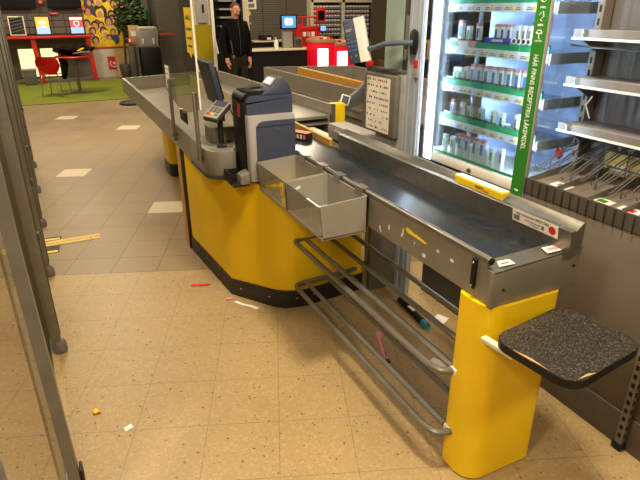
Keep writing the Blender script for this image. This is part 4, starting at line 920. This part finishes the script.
# cardboard sheet, cabinets, boxes, plant
b = MB(); b.hexa([(.36, 13.9, .012), (.80, 13.9, .012), (.80, 13.94, .012), (.36, 13.94, .012)], [(.36, 14.18, .67), (.79, 14.18, .67), (.79, 14.21, .67), (.36, 14.21, .67)], 'cardboard', .003)
b.box(.55, .60, 13.98, 14.02, .26, .28, 'trunk'); tag(b.build('cardboard_sheet'), 'brown cardboard sheet leaning on the white wall by the emblem', 'cardboard')
t = thing('low_cabinet', 'grey and black low cabinet at the far end of the turf', 'cabinet', (1.0, 13.3, .012))
MB().box(.76, .79, 12.9, 13.7, .012, .76, 'brownpan').box(.76, 1.32, 12.9, 13.7, .76, .79, 'brownpan').box(.79, 1.32, 13.1, 13.7, .012, .76, 'mgrey').build('carcass', t)
MB().box(.84, 1.32, 12.9, 13.1, .012, .755, 'black', .004).build('black_front', t)
t = thing('storage_box', 'grey plastic storage box on top of the black cabinet at the back', 'box', (1.05, 13.15, .79))
MB().hexa([(.86, 12.95, .79), (1.28, 12.95, .79), (1.28, 13.4, .79), (.86, 13.4, .79)], [(.84, 12.93, 1.17), (1.30, 12.93, 1.17), (1.30, 13.42, 1.17), (.84, 13.42, 1.17)], 'lgrey', .01).build('box_body', t); MB().box(.87, 1.27, 12.92, 13.43, 1.17, 1.22, 'cream', .008).build('lid', t)
for x in (.93, 1.17): MB().box(x-.02, x+.02, 12.925, 12.945, .84, .97, 'white', .003).build('handle', t)
b = MB(); b.box(.70, .94, 13.5, 13.8, .80, 1.25, 'cardboard', .004).box(.74, .90, 13.497, 13.5, 1.0, 1.12, 'paper'); tag(b.build('carton'), 'brown carton behind the grey storage box', 'carton')
b = MB(); b.box(.63, .72, 13.3, 13.36, .84, .98, 'red', .004).box(.65, .70, 13.296, 13.3, .88, .95, 'white').box(.64, .71, 13.28, 13.38, .79, .84, 'dgrey'); tag(b.build('leaflet_holder'), 'small red and white leaflet holder beside the cabinet top', 'leaflet holder')
b = MB(); b.box(.62, .74, 13.2, 13.5, .012, .79, 'brownpan', .004); tag(b.build('side_stand'), 'narrow brown stand left of the black cabinet', 'stand')
t = thing('green_sign', 'dark green sign with white round emblem behind the storage box', 'sign', (1.15, 14.2, 1.2))
b = MB(); b.box(1.02, 1.28, 14.2, 14.22, 1.28, 1.68, 'green').lathe((1.15, 14.198, 1.46), [(.001, 0), (.07, 0), (.07, .003), (.001, .003)], 'white', 20, 'Y').box(1.12, 1.18, 14.194, 14.198, 1.42, 1.50, 'green'); b.build('panel', t)
t = thing('potted_plant', 'leafy dark green plant in front of the crowd poster', 'plant', (.72, 13.75, .012))
MB().lathe((.55, 13.75, 0), [(.12, .012), (.16, .32), (.15, .34), (.001, .34)], 'dgrey', 20).build('pot', t)
MB().tube([(.55, 13.75, .3), (.60, 13.75, .9), (.68, 13.73, 1.4), (.72, 13.7, 1.9)], [.03, .028, .02, .008], 'trunk', 8).tube([(.60, 13.75, .9), (.78, 13.7, 1.4)], [.02, .008], 'trunk', 8).build('stem', t)
b = MB(); rr = random.Random(9); im = b.mi('leaf')
for i in range(1400):
    while True:
        p = Vector((rr.uniform(-1, 1), rr.uniform(-1, 1), rr.uniform(-1, 1)))
        if p.length < 1: break
    c = Vector((.80+p.x*.38*(1-.3*(p.z < -.3)), 13.72+p.y*.2, 1.38+p.z*.72)); c.z = max(c.z, .86) if c.x > .6 else c.z; d = Vector((rr.gauss(0, 1), rr.gauss(0, 1), rr.gauss(0, .6))).normalized(); l = .05+.05*rr.random(); w_ = d.orthogonal().normalized()*l*.33
    vs = [b.bm.verts.new(q_) for q_ in (c-d*l, c+w_, c+d*l, c-w_)]; b.bm.faces.new(vs)
b.build('foliage', t)

# ------------------------------------------------------------------ middle back: pillar, rack, shutter, counter
t = thing('wall_pillar', 'beige pillar with white edge between the acrylic screen and the man', 'pillar', (1.3, 8.5, 0))
MB().box(1.14, 1.40, 8.42, 8.62, 0, 3.19, 'cream').build('pillar_body', t); MB().box(1.40, 1.45, 8.38, 8.62, 0, 3.19, 'white').build('white_edge', t)
o_ = MB().box(1.12, 1.40, 8.40, 8.405, .74, 1.37, 'sheet_y').build('yellow_sheet', t); o_['label'] = 'translucent yellow sheet'
t = thing('intercom_box', 'grey wall box with a dark slot on the beige pillar', 'wall box', (1.24, 8.4, 1.4))
MB().box(1.16, 1.35, 8.36, 8.42, 1.40, 2.0, 'lgrey', .008).build('case', t); MB().box(1.25, 1.285, 8.355, 8.361, 1.55, 1.68, 'black').build('slot', t)
t = thing('wall_rack', 'dark open rack with pale boards behind the man', 'rack', (1.8, 9.2, 0))
MB().box(1.55, 2.22, 9.45, 9.5, 0, 2.6, 'black').build('back_panel', t)
for z in (1.30, 1.45, 1.59, 1.73, 1.9): MB().box(1.78, 2.1, 9.2, 9.45, z, z+.03, 'lgrey').build('shelf', t)
for x in (1.56, 2.2): MB().box(x-.02, x+.02, 9.2, 9.45, 0, 2.6, 'black').build('upright', t)
MB().tube([(1.57, 9.15, 2.6), (1.60, 9.15, 1.5), (1.63, 9.15, 1.15), (1.68, 9.15, .85)], .022, 'white', 10).build('white_hose', t)
MB().box(2.02, 2.05, 9.18, 9.2, .9, 2.4, 'mgrey').build('front_strip', t)
t = thing('white_pole', 'cream door frame post right behind the man', 'post', (2.3, 9.45, 0)); MB().box(2.24, 2.40, 9.4, 9.52, 0, 3.19, 'cream', .004).build('post', t)
SHU = thing('roller_shutter', 'closed grey roller shutter behind the black service counter', 'shutter', (3.2, 9.62, 0))
MB().box(2.40, 3.9, 9.6, 9.64, .9, 3.15, 'shutter').build('slat_curtain', SHU); MB().box(3.9, 3.96, 9.56, 9.66, 0, 3.15, 'mgrey').build('guide_rail', SHU)
for x in (2.75, 3.25): MB().box(x-.006, x+.006, 9.592, 9.6, 1.0, 3.1, 'walldark').build('joint_strip', SHU)
b = MB(); b.box(2.42, 2.62, 9.58, 9.588, 1.60, 1.95, 'paper').box(2.46, 2.58, 9.576, 9.58, 1.63, 1.70, 'ink_grey').box(2.45, 2.56, 9.576, 9.58, 1.73, 1.83, 'navy'); tag(b.build('paper_notice'), 'white paper notice with dark print on the shutter', 'notice')
b = MB(); b.lathe((2.45, 9.58, 1.53), [(.001, 0), (.05, 0), (.05, .004), (.001, .004)], 'sticker_y', 16, 'Y').box(2.44, 2.50, 9.58, 9.584, 1.33, 1.37, 'lgrey'); tag(b.build('round_sticker'), 'round yellow sticker under the notice on the shutter', 'sticker')
SV = thing('service_counter', 'black service counter with pale top edge behind the tray', 'counter', (3.0, 9.0, 0))
MB().box(2.15, 3.18, 8.55, 9.05, 0, .905, 'black').box(3.18, 4.3, 8.86, 9.05, 0, .905, 'black').build('counter_front', SV); MB().box(2.12, 3.18, 8.5, 9.1, .905, .93, 'cream', .003).box(3.18, 4.3, 8.84, 9.1, .905, .93, 'cream', .003).build('counter_top', SV)
MB().box(2.42, 3.5, 9.3, 9.55, 0, 1.02, 'black').box(2.42, 3.5, 9.25, 9.58, 1.02, 1.045, 'cream').build('back_shelf', SV)
t = thing('sanitiser_bottle', 'small white pump bottle on the black service counter', 'bottle', (2.68, 8.75, .93))
MB().lathe((2.68, 8.75, .93), [(.04, 0), (.042, .10), (.03, .135), (.014, .145), (.014, .16), (.001, .16)], 'white', 16).build('bottle_body', t); MB().tube([(2.68, 8.75, 1.09), (2.68, 8.75, 1.115), (2.65, 8.73, 1.115)], .008, 'white', 8).build('pump', t)
t = thing('till_monitor', 'black till monitor with blue screen on a silver stand, back counter', 'monitor', (3.0, 8.75, .93))
b = MB(); b.box(2.76, 3.09, 8.7, 8.75, 1.26, 1.51, 'black', .008); b.build('housing', t)
b = MB(); b.box(2.79, 3.06, 8.696, 8.701, 1.285, 1.485, 'posblue').prism(rrect(2.84, 3.00, 1.33, 1.45, .03), 8.692, 8.697, 'poswhite', 'Y'); b.build('screen', t)
MB().box(2.83, 3.02, 8.76, 8.86, .93, 1.27, 'lgrey', .01).build('stand', t)
t = thing('receipt_printer', 'black till devices beside the silver monitor stand', 'printer', (2.65, 8.9, .93)); MB().box(2.60, 2.82, 9.28, 9.5, 1.046, 1.14, 'black', .012).build('case', t); MB().box(2.70, 2.78, 9.27, 9.285, 1.06, 1.10, 'paper').build('paper_slot', t)
b = MB(); b.box(3.06, 3.22, 8.78, 9.0, .93, 1.12, 'mgrey', .006).box(3.08, 3.2, 8.775, 8.781, .96, 1.08, 'dgrey'); tag(b.build('grey_box'), 'grey box between the till monitor and the red display', 'box')
# red lit stands
def lit_stand(label, x0, x1, y, h):
    t = thing('display_stand', label, 'display stand', ((x0+x1)/2, y+.2, 0), 'red lit stands behind the far tray')
    MB().box(x0, x1, y, y+.45, 0, h-.06, 'litred', .006).build('red_front', t)
    b = MB(); m_ = (x0+x1)/2-.06; b.box(m_-.10, m_+.11, y-.006, y, .42, h-.16, 'litbox')
    b.build('lit_window', t)
    MB().box(x0-.005, x1+.005, y-.02, y+.5, h-.06, h, 'cardboard', .004).build('top_board', t)
    for r_ in range(4): pass
    b = MB()
    for k in range(5): b.box(x0+.02+k*(x1-x0)/5.2, x0+.07+k*(x1-x0)/5.2, y+.02, y+.4, h, h+.035, ['pink', 'red', 'white', 'orange', 'red'][k], .003, 1)
    b.build('ticket_row', t)
lit_stand('taller red lit display stand left of the other lit stand', 3.31, 3.66, 8.32, 1.09)
lit_stand('shorter red lit display stand with orange top, right of the taller one', 3.68, 4.10, 8.32, 1.03)
t = thing('red_sales_rack', 'red game sales rack with black sign above the lit stands', 'sales rack', (3.4, 8.95, .93))
MB().box(3.10, 3.25, 8.9, 9.05, .93, 1.34, 'red', .004).build('side_panel', t)
b = MB(); b.tube([(3.22, 8.98, 1.30), (3.22, 8.98, 1.46), (3.62, 8.98, 1.46), (3.62, 8.98, 1.30)], .014, 'red', 8)
for x in (3.32, 3.46): b.tube([(x, 8.98, 1.2), (x, 8.98, 1.46)], .01, 'red', 8)
b.box(3.25, 3.66, 8.9, 9.05, 1.24, 1.30, 'red', .003); b.build('frame', t)
MB().box(3.25, 3.66, 8.92, 9.05, .93, 1.24, 'red').build('rack_body', t)
b = MB(); b.box(3.56, 3.75, 8.86, 8.9, 1.38, 1.63, 'red', .004).box(3.59, 3.72, 8.855, 8.861, 1.41, 1.57, 'tv'); b.build('sign', t)
b = MB(); b.box(3.62, 3.76, 8.84, 8.88, 1.20, 1.32, 'dgrey', .004).box(3.635, 3.745, 8.836, 8.841, 1.215, 1.305, 'tabbl'); b.build('small_screen', t)
b = MB()
for k in range(4): b.box(3.28+k*.09, 3.34+k*.09, 8.86, 8.9, 1.12, 1.20, ['white', 'pink', 'white', 'red'][k], .003, 1)
b.build('ticket_row', t)
# cigarette rack
CR = thing('cigarette_rack', 'beige framed wall rack of small packs behind the red display', 'rack', (4.3, 9.5, 0))
MB().box(3.70, 5.2, 9.58, 9.62, .9, 2.4, 'dgrey').build('back_panel', CR)
for x in (3.72, 4.42, 5.18): MB().box(x-.03, x+.03, 9.4, 9.6, .9, 2.4, 'cream').build('upright', CR)
MB().box(3.70, 5.2, 9.4, 9.6, 1.72, 1.77, 'cream').build('top_board', CR)
rows_ = [1.10+k*.085 for k in range(7)]
for z in rows_: MB().box(3.75, 5.15, 9.42, 9.58, z-.012, z, 'mgrey').build('pack_shelf', CR)
P_ = None; cols_ = [3.80+k*.066 for k in range(9)]+[4.49+k*.066 for k in range(9)]
pm = MB(); pm.box(-.022, .022, -.012, .012, 0, .052, 'white', .002, 1); mw = pm.build('cigarette_pack'); mw.location = (cols_[0], 9.45, rows_[0])
pc = {}
cap = []
for kind in ('text_d', 'text_r', 'bluelabel'):
    pb = MB(); pb.box(-.0222, .0222, -.0125, -.0118, .004, .022, kind); o = pb.build('warning_band'); cap.append(o.data); bpy.data.objects.remove(o)
GRP = 'small packs in the beige wall rack'
rn = ['lowest', 'second lowest', 'third lowest', 'middle', 'third highest', 'second highest', 'highest']
first = True
for j, z in enumerate(rows_):
    for i, x in enumerate(cols_):
        o = mw if first else mw.copy()
        if not first: COL.objects.link(o)
        first = False
        o.location = (x, 9.45, z)
        side = 'left' if i < 9 else 'right'
        tag(o, f'white pack, {ORD[i % 9]} from left in the {rn[j]} row, {side} bay of the beige rack', 'pack', GRP)
        c = bpy.data.objects.new('warning_band', cap[(i*3+j*5) % 3 if (i+j) % 4 else 0]); COL.objects.link(c); c.parent = o

# ------------------------------------------------------------------ the man
def skin_body(name, chains, mat_, parent, sub=2):
    """chains: list of (points, radii, attach index or None)"""
    verts = []; edges = []; rad = []; root = 0
    for pts, rs, att in chains:
        prev = att
        for p, r in zip(pts, rs):
            verts.append(p); rad.append(r); i = len(verts)-1
            if prev is not None: edges.append((prev, i))
            prev = i
    me = bpy.data.meshes.new(name); me.from_pydata(verts, edges, []); ob = bpy.data.objects.new(name, me); COL.objects.link(ob)
    md = ob.modifiers.new('s', 'SKIN'); md.use_smooth_shade = True
    for i, sv in enumerate(me.skin_vertices[0].data):
        r = rad[i]; sv.radius = r if isinstance(r, tuple) else (r, r); sv.use_root = (i == 0); sv.use_loose = False
    sb = ob.modifiers.new('u', 'SUBSURF'); sb.levels = sub; sb.render_levels = sub
    bpy.context.view_layer.update()
    m2 = bpy.data.meshes.new_from_object(ob.evaluated_get(bpy.context.evaluated_depsgraph_get())); m2.materials.clear(); m2.materials.append(M[mat_])
    for p in m2.polygons: p.use_smooth = True; p.material_index = 0
    bpy.data.objects.remove(ob); o = bpy.data.objects.new(name, m2); COL.objects.link(o)
    if parent is not None: o.parent = parent
    return o
# local frame: faces -Y, x to his left hand as seen from the front = +x is image right
S = 1.71/1.80
head_yaw = .35
ph = []
J = dict(pel=(0, 0, .95), waist=(0, 0, 1.10), chest=(0, .01, 1.30), neck=(0, .015, 1.47), nb=(0.0, .005, 1.55))
def sc(p): return (p[0]*S, p[1]*S, p[2]*S)
chains = [
 ([sc(J['pel']), sc(J['waist']), sc(J['chest']), sc((0, .015, 1.43)), sc((0, .012, 1.50)), sc((.005, 0, 1.57)), sc((.012, -.012, 1.66)), sc((.012, -.008, 1.745)), sc((.012, -.004, 1.785))],
  [(.115*S, .095*S), (.135*S, .11*S), (.155*S, .115*S), (.09*S, .085*S), (.062*S, .066*S), (.068*S, .078*S), (.082*S, .102*S), (.076*S, .096*S), (.04*S, .05*S)], None),
 ([sc((-.185, .01, 1.415)), sc((-.26, .03, 1.14)), sc((-.235, -.04, .92)), sc((-.232, -.055, .86)), sc((-.23, -.062, .81))], [.072*S, .055*S, .042*S, (.03*S, .042*S), (.022*S, .04*S)], 2),
 ([sc((.185, .01, 1.415)), sc((.255, .03, 1.14)), sc((.235, -.05, .92)), sc((.232, -.065, .86)), sc((.23, -.072, .81))], [.072*S, .055*S, .042*S, (.03*S, .042*S), (.022*S, .04*S)], 2),
 ([sc((-.095, 0, .88)), sc((-.115, -.01, .50)), sc((-.125, .02, .11)), sc((-.13, -.06, .05)), sc((-.135, -.15, .035))], [.10*S, .072*S, .05*S, .045*S, .032*S], 0),
 ([sc((.095, 0, .88)), sc((.115, -.02, .50)), sc((.13, .015, .11)), sc((.14, -.065, .05)), sc((.15, -.155, .035))], [.10*S, .072*S, .05*S, .045*S, .032*S], 0)]
PM = skin_body('person', chains, 'skin', None)
fac = math.atan2(.17, 1.0)
PM.scale = (.9, .95, 1); PM.location = (1.69, 8.0, 0); 
# turn: faces the camera side and a little to the picture's right
d_cam = Vector((-1.12-1.76, -1.11-8.0)).normalized(); rgt_ = Vector((.95, -.31)); fdir = (d_cam*.9+rgt_*.42).normalized()
PM.rotation_euler = (0, 0, math.atan2(fdir.x, -fdir.y))
tag(PM, 'standing man with short hair in black work jacket and dark trousers, arms hanging', 'person')
# face, hands grown as part of the same mesh
def join_into(obj, mbs):
    bm = bmesh.new(); bm.from_mesh(obj.data)
    for mb, mi_name in mbs:
        me = bpy.data.meshes.new('x'); mb.bm.to_mesh(me); mb.bm.free(); n0 = len(bm.faces); bm.from_mesh(me); bm.faces.ensure_lookup_table()
        if M[mi_name].name not in [m.name for m in obj.data.materials]: obj.data.materials.append(M[mi_name])
        ix = [m.name for m in obj.data.materials].index(M[mi_name].name)
        for f in bm.faces[n0:]: f.material_index = ix; f.smooth = True
        bpy.data.meshes.remove(me)
    bm.to_mesh(obj.data); bm.free()
hc = Vector(sc((.012, -.012, 1.68)))
fb = MB()
fb.tube([hc+Vector((0, -.088, .03)), hc+Vector((0, -.108, -.012)), hc+Vector((0, -.095, -.02))], [.008, .015, .010], 'skin', 8)
for s_ in (-1, 1): fb.ball(hc+Vector((s_*.084, .005, .0)), (.012, .024, .034), 'skin', 10)
eye = MB(); [eye.ball(hc+Vector((s_*.031, -.088, .026)), (.012, .008, .007), 'text_d', 8) for s_ in (-1, 1)]
mouth = MB(); mouth.ball(hc+Vector((0, -.091, -.048)), (.024, .008, .006), 'pink', 8)
fing = MB()
for s_ in (-1, 1):
    w = Vector(sc((s_*.23, -.065 if s_ < 0 else -.075, .80)))
    for k, (dy, ln) in enumerate(((-.030, .072), (-.010, .082), (.010, .076), (.028, .060))):
        p = w+Vector((0, dy, .01)); fing.tube([p, p+Vector((-s_*.006, -.006, -ln*.5)), p+Vector((-s_*.022, -.008, -ln*.85)), p+Vector((-s_*.036, -.004, -ln))], [.010, .0095, .0085, .006], 'skin', 8)
    p = w+Vector((-s_*.005, -.036, .045)); fing.tube([p, p+Vector((-s_*.014, -.026, -.03)), p+Vector((-s_*.022, -.028, -.058))], [.012, .011, .008], 'skin', 8)
join_into(PM, [(fb, 'skin'), (eye, 'text_d'), (mouth, 'pink'), (fing, 'skin')])
# clothes
jk_ch = [
 ([sc((0, 0, .86)), sc((0, 0, 1.08)), sc((0, .01, 1.30)), sc((0, .015, 1.455)), sc((0, .012, 1.52)), sc((.0, .01, 1.555))], [(.20*S, .165*S), (.205*S, .165*S), (.205*S, .15*S), (.15*S, .115*S), (.095*S, .092*S), (.088*S, .09*S)], None),
 ([sc((-.205, .01, 1.435)), sc((-.272, .03, 1.14)), sc((-.24, -.035, .935)), sc((-.238, -.042, .905))], [.09*S, .074*S, .06*S, .056*S], 2),
 ([sc((.205, .01, 1.435)), sc((.268, .03, 1.14)), sc((.24, -.045, .935)), sc((.238, -.052, .905))], [.09*S, .074*S, .06*S, .056*S], 2)]
JK = skin_body('work_jacket', jk_ch, 'jacket', PM)
tr_ch = [([sc((0, 0, 1.10)), sc((0, 0, .90))], [(.17*S, .14*S), (.18*S, .15*S)], None),
 ([sc((-.10, 0, .80)), sc((-.117, -.01, .50)), sc((-.127, .02, .14)), sc((-.128, .02, .085))], [.115*S, .09*S, .078*S, .076*S], 1),
 ([sc((.10, 0, .80)), sc((.117, -.02, .50)), sc((.132, .015, .14)), sc((.133, .015, .085))], [.115*S, .09*S, .078*S, .076*S], 1)]
skin_body('trousers', tr_ch, 'trouser', PM)
for s_ in (-1, 1):
    skin_body('shoe', [([sc((s_*.13, .04, .045)), sc((s_*.135, -.06, .042)), sc((s_*.145, -.165, .032))], [(.05*S, .045*S), (.05*S, .042*S), (.04*S, .032*S)], None)], 'shoe', PM)
hb = MB(); hb.ball(hc+Vector((0, .014, .055)), (.083, .097, .052), 'hair', 16)
for v in hb.bm.verts:
    if v.co.y < hc.y-.03 and v.co.z < hc.z+.07: v.co.y = hc.y-.03+(v.co.y-hc.y+.03)*.3
ho = hb.build('hair'); ho.parent = PM
bb = MB(); bb.ball(hc+Vector((0, -.070, -.062)), (.050, .028, .032), 'stubble', 12); o = bb.build('beard'); o.parent = PM
zb = MB(); zb.tube([sc((.005, -.155, .96)), sc((.006, -.165, 1.15)), sc((.006, -.148, 1.36)), sc((.005, -.115, 1.50))], .004, 'dgrey', 6); o = zb.build('zip'); o.parent = JK
zb = MB(); zb.tube([sc((-.175, -.055, 1.43)), sc((-.185, -.10, 1.30)), sc((-.16, -.13, 1.12)), sc((-.15, -.14, .98))], .005, 'mgrey', 6); o = zb.build('piping'); o.parent = JK
zb = MB(); zb.ball(sc((-.13, -.12, .93)), (.022, .02, .035), 'mgrey', 8); o = zb.build('key_ring'); o.parent = PM

# ------------------------------------------------------------------ light
def area(name, loc, size, power, col, sizey=None, rot_=(0, 0, 0), spread=None):
    l = bpy.data.lights.new(name, 'AREA'); l.energy = power; l.color = col; l.size = size
    if sizey: l.shape = 'RECTANGLE'; l.size_y = sizey
    if spread: l.spread = spread
    o = bpy.data.objects.new(name, l); COL.objects.link(o); o.location = loc; o.rotation_euler = rot_; return o
WARM = (1.0, .855, .62)
area('key', (-.15, .25, 3.1), .32, 58, WARM)
for i, (x, y, p) in enumerate(((-1.3, 3.2, 42), (1.6, 3.2, 30), (-.9, 6.6, 60), (2.2, 6.6, 40), (-1.0, 10.6, 62), (3.0, 8.2, 22), (-2.5, 12.6, 40), (-3.5, 5, 40), (.6, -2.4, 36), (-2.4, -.9, 62), (2.2, .4, 26), (.6, 13.0, 30), (4.6, 4.2, 26))):
    area('ceiling_lamp', (x, y, 3.12), .5, p, WARM)
w = bpy.data.worlds.new('W'); SC.world = w; w.use_nodes = True
w.node_tree.nodes['Background'].inputs[0].default_value = (*s2l((.9, .75, .55)), 1); w.node_tree.nodes['Background'].inputs[1].default_value = .25

# ------------------------------------------------------------------ camera
R_ = Vector((.902584, -.430495, -.004005)); D_ = Vector((-.174153, -.356593, -.917884)); F_ = Vector((.393717, .829165, -.396828))
cam = bpy.data.cameras.new('camera'); cam.sensor_width = 36; cam.lens = 36*537/640; cam.clip_start = .05
co = bpy.data.objects.new('camera', cam); COL.objects.link(co)
m = Matrix((R_, -D_, -F_)).transposed().to_4x4(); m.translation = Vector((-1.12308, -1.10908, 1.62)); co.matrix_world = m
SC.camera = co
SC.view_settings.view_transform = 'Standard'; SC.view_settings.look = 'None'; SC.view_settings.gamma = 1; SC.view_settings.exposure = .55
SC.view_settings.use_curve_mapping = False
